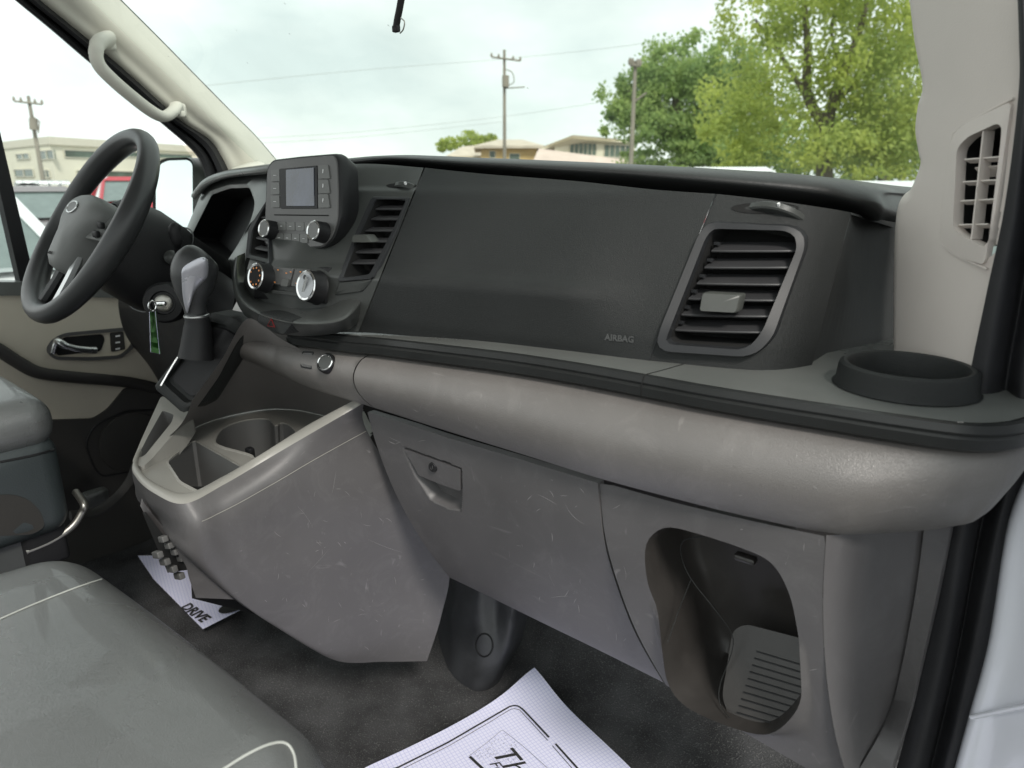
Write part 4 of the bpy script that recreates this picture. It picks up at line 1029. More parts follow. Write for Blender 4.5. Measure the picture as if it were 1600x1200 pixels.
rg = align([[p+Vector((.6, .8, 0))*.006 for p in a], a, b])
dv = thing_part('demister_vent', pt_)
MB().grid(rg, cu=True).build('cover', M['trimlight'], dv, ang=50)
MB().grid([rg[2], [p+Vector((.6, .8, 0))*.012 for p in rg[2]]], cu=True).build('throat', M['trimlight'], dv)
MB().grid([[p+Vector((.6, .8, 0))*.0115 for p in rg[2]], [p+Vector((.6, .8, 0))*.05 for p in rg[2]]], cu=True).cap([p+Vector((.6, .8, 0))*.05 for p in rg[2]]).build('duct', M['hole'], dv)
def bladep(x0, y0, x1, y1, dep=.016, th=.0007, off=.004, tilt=(0, 0, 0)):
    a = PPp(x0, y0, off); b = PPp(x1, y1, off); d = Vector((.6, .8, 0))*dep+Vector(tilt); n = (b-a).cross(d).normalized()*th
    MB().grid([[a-n, b-n], [a+n, b+n], [a+n+d, b+n+d], [a-n+d, b-n+d]], cv=True).cap([a-n, a+n, a+n+d, a-n+d]).cap([b-n, b+n, b+n+d, b-n+d]).build('blade', M['trimlight'], dv, smooth=False)
bladep(1542, 204, 1523, 374, .012)
for (xa, ya, xb, yb_) in ((1508, 249, 1562, 245), (1506, 284, 1559, 281), (1502, 314, 1555, 311), (1499, 351, 1545, 350)): bladep(xa, ya, xb, yb_, .008, .0006, .001, (0, 0, -.003))
bladep(1515, 262, 1560, 258, .012, .0006, -.006, (0, 0, -.008))

# rubber door seal and painted body on the near side
sl_ = [(-40, (1588, 1598, 1612, 1622, 1642, 1700)), (60, (1592, 1602, 1616, 1627, 1646, 1700)), (150, (1591, 1603, 1618, 1628, 1645, 1690)), (320, (1570, 1588, 1604, 1616, 1634, 1672)), (460, (1541, 1562, 1584, 1598, 1618, 1655)), (600, (1513, 1538, 1561, 1574, 1597, 1640)),
       (720, (1500, 1526, 1550, 1562, 1583, 1612)), (820, (1486, 1506, 1528, 1535, 1558, 1576)), (1000, (1450, 1476, 1495, 1502, 1522, 1547)), (1120, (1422, 1448, 1468, 1476, 1496, 1515)), (1240, (1390, 1416, 1438, 1446, 1466, 1482))]
offs = (-.006, -.010, .004, .016, -.006, .004)
rows_ = []
for y, xs in sl_:
    rw = [P(x, y, Y=.185+o_) for x, o_ in zip(xs, offs)]; rows_.append(cmr(rw, 40))
seal = MB().grid([cmr([r_[j] for r_ in rows_], 80) for j in range(40)]).build('door_seal', M['rubber'])
tag(seal, 'black ribbed rubber seal running down the near door opening at the right edge', 'door seal')
body_ = []
for (y, xs) in sl_:
    body_.append([P(xs[5]-2, y, Y=.188), P(xs[5]+8, y, Y=.178), P(xs[5]+60, y, Y=.165), P(xs[5]+200, y, Y=.10), P(xs[5]+420, y, Y=-.05)])
body_ = [cmr(r_, 24) for r_ in body_]
bd = MB().grid([cmr([r_[j] for r_ in body_], 60) for j in range(24)]).build('door_jamb', M['paint'])
tag(bd, 'white painted body edge outside the rubber seal at the lower right', 'body panel')
MB().tube(cmr([P(1518, 1121, Y=.178), P(1550, 1114, Y=.168), P(1600, 1104, Y=.15), P(1680, 1090, Y=.12)], 20), .0025, 8).build('weld_bead', M['paint'], bd)

# far pillar with grab handle
XP = -.92
fp = thing('far_pillar_trim', 'cream windscreen pillar trim on the driver side', 'pillar trim')
wl = [(160, -30), (190, 0), (250, 60), (300, 111), (360, 172), (400, 212), (432, 249), (452, 270)]
tl_ = [(30, -30), (61, 0), (142, 66), (205, 120), (280, 187), (326, 218), (348, 250), (366, 290)]
WL = cmr([Vector((*p, 0)) for p in wl], 70); TL = cmr([Vector((*p, 0)) for p in tl_], 70)
rows_ = []
for a, b in zip(TL, WL):
    rw = []
    for k in range(24):
        t = k/23; q = a.lerp(b, t); rw.append(P(q.x, q.y, X=XP-.03*abs(2*t-1)**3+.012*math.exp(-((t-.62)/.22)**2)-.006*math.exp(-((t-.25)/.12)**2)))
    rows_.append(rw)
MB().grid(rows_).build('panel', M['trimcream'], fp)
MB().tube([P(q.x-1, q.y+1, X=XP-.028) for q in WL], .0022, 6).build('glass_edge', M['black'], fp)
MB().lathe(P(386, 262, X=-.88), (0, -.3, 1), [(.045, -.02), (.044, .0), (.036, .006), (0, .008)], 36).build('tweeter_cap', M['trimcream'], fp)
gh = thing('grab_handle', 'cream grab handle fixed to the far windscreen pillar', 'grab handle')
hp = [P(168, 62, X=-.91), P(155, 66, X=-.88), P(150, 82, X=-.865), P(155, 102, X=-.862), P(175, 124, X=-.86), P(205, 150, X=-.86), P(235, 173, X=-.862), P(254, 182, X=-.868), P(268, 176, X=-.88), P(276, 166, X=-.91)]
MB().tube(cmr(hp, 50), [.021]*3+[.020]*5+[.018]*4+[.0165]*26+[.016]*6+[.0155]*6, 14, flat=.75).build('grip', M['trimcream'], gh)
for x, y in ((166, 66), (278, 172)): MB().rbox(P(x, y, X=-.913), (.018, .038, .032), .008, 8).build('mount', M['trimcream'], gh)
MB().rbox(P(283, 178, X=-.893), (.014, .016, .014), .004, 6).build('mount_clip', M['trimcream'], gh)
so_ = [(-10, -30), (23, 0), (80, 47), (136, 95), (195, 143), (249, 190), (300, 235), (316, 262), (326, 300)]
SO = cmr([Vector((*p, 0)) for p in so_], 70); TL2 = cmr([Vector((*p, 0)) for p in tl_], 70)
rows_ = []
for a, b in zip(SO, TL2):
    rows_.append([P(*a.lerp(b, t).to_2d(), X=x) for t, x in ((0, -.965), (.05, -.945), (.25, -.938), (.42, -.945), (.5, -.955), (.58, -.935), (.8, -.928), (.95, -.94), (1.06, -.95))])
fs = MB().grid(rows_).build('door_seal', M['rubber']); tag(fs, 'black rubber seal along the far door frame under the grab handle', 'door seal')
ws = MB().grid([[Vector((x, 1.56-1.106*z, z)) for x in (-.94, -.3, .3, .78)] for z in (.86, 1.1, 1.42)]).build('windscreen', M['windscreen'], weld=False)
tag(ws, 'green tinted windscreen above the dashboard, with spots and a painted haze', 'windscreen')
hc_ = thing('hanging_cable', 'short black cable end with a clip hanging in front of the windscreen at the top', 'cable')
MB().tube(cmr([P(630, -20, Y=.26), P(625, 10, Y=.26), P(621, 30, Y=.26), P(619, 42, Y=.26)], 16), .0052, 10).build('cable', M['black'], hc_)
MB().rbox(P(619, 45, Y=.26), (.012, .008, .010), .002, 6).build('plug', M['black'], hc_)
MB().tube(cmr([P(626, 28, Y=.258), P(632, 34, Y=.258), P(630, 46, Y=.258), P(625, 52, Y=.258)], 12), .0010, 6).build('clip', M['metal'], hc_)

# ================================================================== DRIVER DOOR
dd = thing('driver_door', 'driver door with beige inner panel, black armrest line and chrome handle', 'door')
XD = -.95
def DP(x, y, off=0): return P(x, y, X=XD+off)
def dpoly(pts, off, th, name, m, r_=.01, par=None):
    q = rounded([DP(x, y, off) for x, y in pts], r_, 5)
    return MB().slab(q, Vector((-th, 0, 0))).build(name, M[m], par or dd, ang=40)
dpoly([(-80, 458), (60, 456), (330, 466), (340, 700), (-80, 720)], 0, .03, 'upper_panel', 'door')
dpoly([(-80, 440), (50, 441), (330, 452), (330, 470), (60, 462), (-80, 462)], .008, .05, 'window_sill', 'tray', .004)
dpoly([(-80, 664), (88, 656), (146, 654), (168, 640), (196, 606), (340, 600), (340, 900), (-80, 900)], .006, .03, 'lower_panel', 'doordark')
c1_ = cmr([DP(-40, 526, .012), DP(0, 548, .014), (DP(28, 566, .016)), DP(60, 582, .018), DP(110, 589, .018), DP(170, 594, .016), DP(215, 600, .012), DP(290, 618, .01)], 50)
MB().tube(c1_, .0145, 12, flat=.8).build('armrest_line', M['doordark'], dd)
sp = [(133, 692), (148, 664), (196, 642), (262, 640), (262, 690), (215, 730), (205, 737), (158, 745), (146, 728)]
MB().tube(rounded([DP(x, y, .008) for x, y in sp], .02, 5), .0025, 6, closed=True).build('speaker_outline', M['knee'], dd)
MB().lathe(DP(205, 690, .006), (1, 0, 0), [(.075, 0), (.074, .006), (.07, .008), (0, .006)], 48).build('speaker_grille', M['fabric'], dd)
hd = thing_part('inner_handle', dd)
ho = [(70, 548), (80, 530), (100, 520), (200, 511), (212, 518), (211, 542), (190, 560), (140, 564), (84, 562)]
hi_ = [(77, 548), (84, 534), (102, 525), (197, 517), (205, 522), (204, 540), (187, 555), (140, 558), (86, 557)]
rg = align([lin(rounded([DP(x, y, .0) for x, y in ho], .012, 5), 80, True), lin(rounded([DP(x, y, .009) for x, y in shrink(ho, .99)], .012, 5), 80, True), lin(rounded([DP(x, y, .009) for x, y in hi_], .011, 5), 80, True), lin(rounded([DP(x, y, .002) for x, y in hi_], .011, 5), 80, True)])
MB().grid(rg[:3], cu=True).build('bezel', M['chromesoft'] if False else M['bezel'], hd, ang=50); MB().grid(rg[2:], cu=True).cap(rg[3]).build('bezel_inner', M['door'], hd, ang=50)
dpoly([(84, 546), (100, 527), (160, 522), (164, 530), (158, 548), (90, 556)], .004, .002, 'finger_well', 'hole', .006, hd)
MB().tube(cmr([DP(82, 552, .012), DP(88, 534, .016), DP(102, 540, .02), (DP(122, 545, .02)), DP(150, 547, .016)], 24), [.006]*6+[.010]*6+[.0085]*12, 12, flat=.7).build('lever', M['chromesoft'], hd)
dpoly([(172, 520), (193, 518), (196, 546), (174, 550)], .005, .002, 'lock_switch', 'doordark', .004, hd)
for y in (525, 535, 545): MB().box(DP(184, y, .007), (.001, .010, .0035)).build('switch_mark', M['white'], hd)
bar = [(-20, 150), (0, 205), (52, 428), (54, 442), (32, 442), (0, 300), (-20, 230)]
MB().slab([P(x, y, X=-.965) for x, y in bar], Vector((-.03, 0, 0))).build('window_divider', M['black'], dd, ang=30)
sgl = MB().cap([P(x, y, X=-.985) for x, y in ((-80, 455), (330, 455), (330, 285), (262, 196), (34, 0), (-80, -90))]).build('window_glass', M['sideglass'], dd)
# sill trim by the driver footwell
kt = MB().tube(cmr([P(110, 806, X=-.80), P(150, 800, X=-.80), P(180, 780, X=-.80), P(204, 752, X=-.80), P(216, 722, X=-.80)], 24), .008, 8, flat=1.5).build('sill_strip', M['doordark'], dd)
MB().rbox(P(150, 782, X=-.86), (.03, .05, .05), .006, 6).build('hinge_cover', M['tray'], dd)

# door mirror
mir = thing('door_mirror', 'tall driver door mirror reflecting pale sky, outside the far window', 'mirror')
mo = [(246, 390), (246, 275), (252, 257), (264, 251), (296, 250), (303, 256), (304, 390)]
MB().slab(rounded([P(x, y, S=(.40-.25*.85, 0, .25)) for x, y in mo], .02, 6), Vector((0, -.004, 0))).build('glass', M['mirror'], mir, ang=40)
mh = lin(rounded([P(x, y, S=(.402-.25*.85, 0, .25)) for x, y in [(242, 394), (242, 272), (249, 253), (262, 247), (298, 246), (306, 254), (307, 394)]], .02, 6), 80, True)
cmh = sum(mh, Vector())/80
MB().grid([[p+Vector((0, -.006, 0)) for p in mh], mh, [cmh+(p-cmh)*.99+Vector((0, .07, 0)) for p in mh], [cmh+(p-cmh)*.7+Vector((0, .12, 0)) for p in mh]], cu=True).cap([cmh+(p-cmh)*.7+Vector((0, .12, 0)) for p in mh]).build('housing', M['stack'], mir)
MB().tube(cmr([cmh+Vector((.03, .07, -.05)), Vector((-.98, .45, .75))], 6), .02, 10).build('arm', M['black'], mir)

# ================================================================== PAPER MATS
def papz(p): return .012+.010*math.sin(p.x*9+1)*math.sin(p.y*7)+.012
pm_ = thing('paper_floor_mat', 'large white dealer paper mat with a printed border and script on the passenger floor', 'paper mat')
A0 = P(835, 1043, Z=.045); U = (P(982, 1198, Z=.03)-A0); U.z = 0; U.normalize(); V_ = (P(575, 1196, Z=.03)-A0); V_.z = 0; V_.normalize()
def SH(p):
    d = p-A0; d.z = 0; a = d.dot(U); b = d.dot(V_)
    z = .030+.015*math.exp(-((a+b)/.07)**2)+.010*math.sin(min(1.5, b*7))*math.exp(-(a/.12)**2)*0-.004*math.sin(a*20)*.5
    return Vector((p.x, p.y, z))
rows_ = []
for j in range(60):
    b = .60*j/59; rw = []
    for i in range(50):
        a = .50*i/49; sag = -.010*math.sin(math.pi*min(1, b/.33))*math.exp(-(a/.10))
        rw.append(SH(A0+U*(a-sag*1.0)+V_*b))
    rows_.append(rw)
sheet = MB().grid(rows_).build('sheet', M['paper'], pm_)
tp = bvh(sheet)
def pline(pts, w_, name, m, closed=False, n=40):
    q = [Vector((*p, 0)) for p in pts]; q = lin(q, n); q = [on(tp, p.x, p.y, .0012) for p in q]; q = [p for p in q if p is not None]
    if len(q) < 2: return
    rows_ = []
    for i, p in enumerate(q):
        t = (q[min(i+1, len(q)-1)]-q[max(0, i-1)]).normalized(); s_ = t.cross(Vector((0, 0, 1))).normalized()*w_; rows_.append([p-s_, p+s_])
    MB().grid(rows_).build(name, M[m], pm_, smooth=False)
pline([(560, 1219), (622, 1200), (700, 1161), (760, 1126), (796, 1105), (803, 1103), (810, 1104), (817, 1109), (858, 1153)], .0016, 'border', 'ink', n=80)
pline([(560, 1225), (626, 1204), (702, 1166), (764, 1130), (798, 1109), (804, 1108), (812, 1110), (856, 1158)], .0005, 'border', 'ink', n=80)
pline([(868, 1163), (912, 1212)], .0016, 'border', 'ink'); pline([(863, 1166), (905, 1214)], .0005, 'border', 'ink')
pline([(733, 1182), (760, 1162), (785, 1141), (820, 1169), (870, 1214)], .0004, 'frame_line', 'greyink'); pline([(734, 1183), (765, 1212)], .0022, 'frame_shadow', 'ink')
th0 = on(tp, 766, 1176, .0016); 
if th0 is None: th0 = P(766, 1176, Z=.035)
text('Thank', M['ink'], th0, U, -V_, .050, .0002, pm_, shear=.35, bold=.0002)
text('You', M['ink'], th0+V_*.05+U*.05, U, -V_, .045, .0002, pm_, shear=.35)
f0 = on(tp, 764, 1194, .0016)
if f0 is not None: text('For', M['ink'], f0, U, -V_, .022, .0002, pm_, shear=.35)
random.seed(3); dm = MB()
for k in range(260):
    x = 738+random.random()*70; y = 1142+random.random()*50
    if inside((x, y), [(736, 1182), (785, 1143), (830, 1180), (800, 1200), (750, 1200)]):
        p = on(tp, x, y, .0010)
        if p is not None: r_ = random.uniform(.0004, .0009); dm.cap([p+Vector((math.cos(a)*r_, math.sin(a)*r_, 0)) for a in (0, 1.57, 3.14, 4.71)])
dm.build('print_dots', M['greyink'], pm_, smooth=False)
p2 = thing('drive_paper_mat', 'small white paper mat printed DRIVE lying under the console nose', 'paper mat')
qd = [P(215, 868, Z=.03), P(262, 868, Z=.03), P(392, 945, Z=.03), P(317, 983, Z=.03), P(240, 905, Z=.03)]
sh2 = MB().cap(qd).build('sheet', M['paper'], p2, smooth=False)
oc = P(367, 946, Z=.032); ex = (P(392, 936, Z=.032)-P(342, 956, Z=.032))/2; ey = (P(375, 952, Z=.032)-P(365, 938, Z=.032))/2
MB().cap([oc+ex*math.cos(a)+ey*math.sin(a) for a in [k*2*math.pi/30 for k in range(30)]]).build('printed_oval', M['ink'], p2, smooth=False)
d0 = P(281, 949, Z=.032); d1 = P(323, 978, Z=.032); du = P(291, 938, Z=.032)
text('DRIVE', M['ink'], d0, d1-d0, du-d0, (d1-d0).length/3.3, .0002, p2, bold=.0009)

# ================================================================== OUTSIDE
GZ = -.65
def E(x, y, D): d = ray(x, y); return CAM+d*(D/math.hypot(d.x, d.y))
def EG(x, D): p = E(x, 285, D); return Vector((p.x, p.y, GZ))
mg = mat('asphalt', (.11, .11, .108), .9, grain=.4, gscale=20, mott=.2, mscale=.6)
g = MB().grid([[Vector((x, y, GZ)) for x in (-900, -60, 60, 900)] for y in (-900, -60, 60, 900)]).build('ground', mg, smooth=False); g['kind'] = 'structure'
M['wall'] = mat('cream_render', (.82, .77, .62), .8, mott=.05, mscale=.5); M['wall2'] = mat('tan_brick', (.66, .56, .40), .8, mott=.12, mscale=.8); M['roofing'] = mat('tan_shingles', (.62, .54, .44), .85, mott=.12, mscale=.9)
M['roofpink'] = mat('pinkish_shingles', (.68, .55, .48), .85, mott=.08, mscale=.9); M['winglass'] = mat('building_glass', (.11, .15, .12), .15, mott=.4, mscale=.7); M['ochre'] = mat('ochre_wall', (.66, .46, .20), .8, mott=.12, mscale=.8)
M['pole'] = mat('weathered_pole', (.30, .27, .22), .85, mott=.15, mscale=1); M['fascia_'] = mat('pale_fascia', (.72, .67, .55), .7)
def wallbox(pts, h, parent, m, name='wall'):
    top = [p+Vector((0, 0, h)) for p in pts]
    return MB().grid([pts, top], cu=True).cap(top).build(name, M[m], parent, smooth=False)
def PVp(x, y, a, b, off=0):
    n = (b-a).cross(Vector((0, 0, 1))).normalized(); 
    if n.dot(CAM-a) < 0: n = -n
    d = ray(x, y); return CAM+d*((a+n*off-CAM).dot(n)/d.dot(n)), n
def win(x0, y0, x1, y1, a, b, par, div=1):
    P0, n = PVp(x0, y0, a, b, .03); P1, _ = PVp(x1, y1, a, b, .03); t = (b-a).normalized()
    if (P1-P0).dot(t) < 0: t = -t
    wd_ = (P1-P0).dot(t); zt, zb = max(P0.z, P1.z), min(P0.z, P1.z)
    q = [Vector((P0.x, P0.y, zb)), Vector((P0.x, P0.y, zb))+t*wd_, Vector((P0.x, P0.y, zt))+t*wd_, Vector((P0.x, P0.y, zt))]
    f_ = MB().slab(q, -n*.1).build('window', M['winglass'], par, smooth=False)
    mb = MB()
    for k in range(div+1):
        c = q[0].lerp(q[1], k/div); mb.tube([c+n*.05, c+Vector((0, 0, zt-zb))+n*.05], .045, 4)
    mb.tube([q[3]+n*.05, q[2]+n*.05], .045, 4); mb.tube([q[0]+n*.05, q[1]+n*.05], .045, 4); mb.build('frame', M['fascia_'], f_, smooth=False)
ob = thing('office_building', 'long two storey cream office building with ribbon windows beyond the driver window', 'building')
a, l, r_ = EG(88, 80), EG(-60, 112), EG(420, 103)
hh = E(88, 220, 80).z-GZ
wallbox([a, l, l+(r_-a), r_], hh, ob, 'wall')
MB().grid([[p+Vector((0, 0, hh+.35)) for p in (l, a, r_)], [p+Vector((0, 0, hh-.35)) for p in (l, a, r_)]]).build('parapet', M['fascia_'], ob, smooth=False).location = (CAM-a).normalized()*.4
for w4 in ((99, 234, 168, 248), (176, 236, 300, 249), (119, 266, 141, 280), (155, 267, 235, 280)): win(*w4, a, r_, ob, 1)
for w4 in ((61, 236, 86, 248), (25, 241, 47, 248), (66, 266, 79, 278), (22, 265, 54, 276)): win(*w4, a, l, ob, 2)
hs = thing('hip_roof_house', 'low ochre house with a tan hip roof behind the middle utility pole', 'house')
a, b, dpt = EG(752, 88), EG(838, 88), (EG(752, 100)-EG(752, 88))
hh = E(800, 228, 88).z-GZ; wallbox([a, b, b+dpt, a+dpt], hh, hs, 'ochre')
up_ = Vector((0, 0, 1)); ov = (b-a).normalized()*.8; z0 = up_*hh
rA = [a-ov-dpt.normalized()+z0, b+ov-dpt.normalized()+z0, b+ov+dpt+z0, a-ov+dpt+z0]; rg0 = E(778, 218, 94); rg1 = E(816, 218, 94)
MB().grid([[rA[0], rA[1]], [rg0, rg1], [rA[3], rA[2]]]).cap([rA[0], rg0, rA[3]]).cap([rA[1], rg1, rA[2]]).slab(rA, Vector((0, 0, -.3))).build('roof', M['roofing'], hs, smooth=False)
win(765, 236, 774, 247, a, b, hs); win(796, 240, 812, 252, a, b, hs)
lw = thing('low_roof_house', 'plain house of which only a tan sloping roof shows left of the middle pole', 'house')
a, b, dpt = EG(706, 100), EG(752, 100), (EG(706, 110)-EG(706, 100)); hh = E(706, 244, 100).z-GZ
wallbox([a, b, b+dpt, a+dpt], hh, lw, 'wall2'); z0 = up_*hh
MB().grid([[a-ov+z0, b+z0+ov], [E(722, 229, 105), E(752, 226, 105)], [a+dpt+z0, b+dpt+z0]]).cap([a-ov+z0, E(722, 229, 105), a+dpt+z0]).build('roof', M['roofing'], lw, smooth=False)
cb = thing('clerestory_building', 'tan building with a shed roof and two high dark window bands', 'building')
a, b = EG(866, 78), EG(990, 84); dpt = (EG(900, 98)-EG(900, 80)); hh = E(930, 222, 80).z-GZ
wallbox([a, b, b+dpt, a+dpt], hh, cb, 'wall')
q = [E(846, 230, 77.5), E(895, 211, 77.5), E(992, 219, 83.5), E(992, 224, 83.5), E(897, 217, 77.5), E(846, 234, 77.5)]
MB().slab(q, dpt).build('roof', M['fascia_'], cb, smooth=False)
win(890, 223, 931, 243, a, b, cb, 6); win(944, 226, 984, 246, a, b, cb, 5)
lr2 = thing('long_shingled_house', 'long low house with a pinkish shingled roof in front of the clerestory building', 'house')
a, b = EG(835, 70), EG(1040, 70); dpt = (EG(900, 76)-EG(900, 70)); hh = E(930, 262, 70).z-GZ
wallbox([a, b, b+dpt, a+dpt], hh, lr2, 'wall2')
MB().grid([[E(828, 262, 69.5), E(1045, 266, 69.5)], [E(842, 232, 73), E(1010, 254, 73)], [E(850, 262, 76), E(1040, 266, 76)]]).cap([E(828, 262, 69.5), E(842, 232, 73), E(850, 262, 76)]).cap([E(1045, 266, 69.5), E(1010, 254, 73), E(1040, 266, 76)]).build('roof', M['roofpink'], lr2, smooth=False)

# utility poles
def pole(xt, yt, D, label, arms, wide=.17):
    t = thing('utility_pole', label, 'utility pole', loc=(0, 0, 0)); top = E(xt, yt, D); base = Vector((top.x, top.y, GZ))
    MB().tube([base, top], [wide, wide*.65], 10).build('shaft', M['pole'], t)
    for (x0, y0, x1, y1) in arms:
        MB().tube([E(x0, y0, D-.2), E(x1, y1, D-.2)], .07, 6).build('crossarm', M['pole'], t)
        for k in (0, .25, .75, 1):
            c = E(x0, y0, D-.2).lerp(E(x1, y1, D-.2), k); MB().lathe(c, (0, 0, 1), [(.07, 0), (.10, .12), (.05, .3), (0, .32)], 8).build('insulator', M['pole'], t)
    return t
up1 = pole(788, 78, 62, 'utility pole with crossarm and fittings standing in front of the ochre house', [(768, 89, 813, 95)])
D_ = 62
MB().tube([E(790, 118, D_-.3), E(790, 136, D_-.3)], .28, 12).build('transformer', M['pole'], up1)
MB().tube(cmr([E(788, 108, D_), E(800, 113, D_), E(803, 128, D_), E(792, 134, D_)], 14), .04, 5).build('jumper_wire', M['pole'], up1)
MB().tube([E(790, 138, D_), E(820, 136, D_)], .05, 5).build('bracket', M['pole'], up1)
up2 = pole(993, 95, 38, 'bare utility pole standing before the large trees', [(984, 101, 1000, 103)], .14)
MB().tube([E(990, 160, 38), E(1010, 145, 38)], .05, 5).build('bracket', M['pole'], up2)
up3 = pole(44, 150, 62, 'leftmost utility pole with crossarm, before the cream office building', [(22, 158, 66, 163)])
MB().tube([E(52, 185, 61.5), E(53, 203, 61.5)], .26, 12).build('transformer', M['pole'], up3); MB().tube([E(46, 178, 61.5), E(62, 190, 61.5), E(60, 208, 61.5)], .05, 5).build('jumper_wire', M['pole'], up3)
def wire(pts, D, label):
    q = cmr([E(x, y, d_) for x, y, d_ in pts], 40); tag(MB().tube(q, .009, 5).build('power_line', M['pole']), label, 'power line', None)
wire([(360, 218, 55), (560, 206, 58), (788, 182, 62), (1000, 150, 45)], 60, 'lower power line crossing behind the middle utility pole')
wire([(260, 140, 48), (560, 110, 55), (788, 92, 62), (990, 70, 50), (1150, 40, 40)], 60, 'upper power line running to the crossarm of the middle pole')
wire([(360, 226, 55), (560, 214, 58), (788, 190, 62)], 60, 'lowest faint power line left of the middle pole')

# trees
def leafmat(name, c):
    m = bpy.data.materials.new(name); m.use_nodes = True; t = m.node_tree; b = t.nodes['Principled BSDF']; b.inputs['Roughness'].default_value = .6; b.inputs['Specular IOR Level'].default_value = .2
    tcn = t.nodes.new('ShaderNodeTexCoord'); n = t.nodes.new('ShaderNodeTexNoise'); n.inputs['Scale'].default_value = .8; n.inputs['Detail'].default_value = 8; n.inputs['Roughness'].default_value = .8; t.links.new(tcn.outputs['Object'], n.inputs['Vector'])
    cr = t.nodes.new('ShaderNodeValToRGB'); cr.color_ramp.elements[0].position = .35; cr.color_ramp.elements[1].position = .65
    cr.color_ramp.elements[0].color = (c[0]*.6, c[1]*.7, c[2]*.7, 1); cr.color_ramp.elements[1].color = (c[0]*1.35, c[1]*1.25, c[2], 1)
    t.links.new(n.outputs[0], cr.inputs[0]); t.links.new(cr.outputs[0], b.inputs['Base Color'])
    tl_ = t.nodes.new('ShaderNodeBsdfTranslucent'); t.links.new(cr.outputs[0], tl_.inputs[0]); mx_ = t.nodes.new('ShaderNodeMixShader'); mx_.inputs[0].default_value = .6
    t.links.new(b.outputs[0], mx_.inputs[1]); t.links.new(tl_.outputs[0], mx_.inputs[2]); t.links.new(mx_.outputs[0], t.nodes['Material Output'].inputs[0]); return m
M['leafy'] = leafmat('spring_leaves', (.50, .58, .18)); M['leafd'] = leafmat('summer_leaves', (.38, .50, .21)); M['bark'] = mat('bark', (.16, .13, .10), .9, mott=.2, mscale=3)
def tree(name, label, D, cx, base_y, clumps, n, leaf, lm, limbs, trunk=.3, seed=1):
    rnd = random.Random(seed); t = thing(name, label, 'tree', loc=(0, 0, 0)); base = EG(cx, D)
    mb = MB(); k = 0
    for (x, y, rx, ry, wgt) in clumps:
        c = E(x, y, D); sx = rx/F*D*1.05; sz = ry/F*D*1.05
        sub = [(Vector((rnd.gauss(0, .42), rnd.gauss(0, .42), rnd.gauss(0, .42))), rnd.uniform(.14, .30)) for _ in range(int(22*wgt)+8)]
        for i in range(int(n*wgt)):
            o_, rad = rnd.choice(sub); q = o_+Vector((rnd.gauss(0, 1), rnd.gauss(0, 1), rnd.gauss(0, 1)))*rad*.62
            if q.length > 1.08: q = q.normalized()*rnd.uniform(.8, 1.08)
            p = c+Vector((q.x*sx, q.y*sx, q.z*sz)); s_ = leaf*rnd.uniform(.6, 1.3)
            u1 = Vector((rnd.gauss(0, 1), rnd.gauss(0, 1), rnd.gauss(0, 1))).normalized(); u2 = u1.orthogonal().normalized()
            j = len(mb.v); mb.v += [p-u1*s_, p+u2*s_*.55, p+u1*s_, p-u2*s_*.55]; mb.f.append((j, j+1, j+2, j+3))
    mb.build('crown', M[lm], t, smooth=False, weld=False)
    tb_ = MB(); 
    for pts in limbs:
        q = [E(x, y, D+dz) for x, y, r__, dz in pts]; rr_ = [p[2]/F*D for p in pts]
        m_ = len(q); qq = cmr(q, m_*5); rad = [rr_[min(m_-1, int(i*(m_-1)/(m_*5-1)))]*(1-(i*(m_-1)/(m_*5-1))%1)+rr_[min(m_-1, int(i*(m_-1)/(m_*5-1))+1)]*((i*(m_-1)/(m_*5-1))%1) for i in range(m_*5)]
        tb_.tube(qq, rad, 8)
    tb_.build('trunk', M['bark'], t)
    return t
tree('broadleaf_tree', 'bright yellow green tree with visible forked limbs, filling the right of the windscreen', 26, 1290, 285,
     [(1300, 110, 120, 120, 1.0), (1230, 40, 90, 100, .7), (1370, 70, 90, 130, .7), (1200, 160, 90, 90, .7), (1330, 220, 110, 60, .9), (1390, 180, 70, 90, .6), (1150, 215, 60, 50, .4), (1300, -30, 160, 60, .8), (1420, 40, 80, 120, .4), (1460, 180, 70, 90, .4)], 4200, .085, 'leafy',
     [[(1290, 330, 13, 0), (1288, 250, 11, 0), (1296, 178, 8, 0), (1320, 110, 6, -.5), (1345, 40, 4, -.5), (1362, -40, 2.5, 0)], [(1292, 200, 8, 0), (1262, 150, 7, .3), (1262, 80, 5, 0), (1258, 20, 4, 0), (1250, -40, 3, 0)], [(1262, 150, 4, 0), (1240, 118, 3, 0), (1215, 80, 2.2, 0), (1180, 30, 1.6, 0)], [(1300, 172, 5, 0), (1340, 120, 3.2, 0), (1378, 80, 2.2, 0)], [(1320, 110, 3, 0), (1300, 60, 2.4, 0), (1305, 10, 1.8, 0)], [(1252, 140, 3, 0), (1225, 95, 2.2, 0), (1214, 60, 1.4, 0)]], seed=5)
tree('broadleaf_tree', 'large rounded mid green tree behind the bare pole', 46, 1060, 285,
     [(1060, 130, 75, 62, 1.2), (1000, 160, 58, 60, .9), (965, 165, 38, 42, .5), (1110, 160, 75, 78, 1.2), (1050, 215, 70, 40, .9), (1125, 225, 75, 40, .8), (1030, 105, 40, 34, .4), (1170, 150, 60, 90, .8), (1120, 100, 40, 40, .4), (1060, 248, 85, 22, .8), (1150, 250, 60, 20, .5)], 4200, .13, 'leafd',
     [[(1062, 320, 9, 0), (1062, 220, 8, 0), (1055, 150, 5, 0), (1050, 90, 2, 0)], [(1062, 230, 5, 0), (1010, 180, 3, 0), (980, 140, 1.5, 0)], [(1062, 215, 5, 0), (1100, 160, 3, 0), (1120, 110, 1.5, 0)]], seed=8)
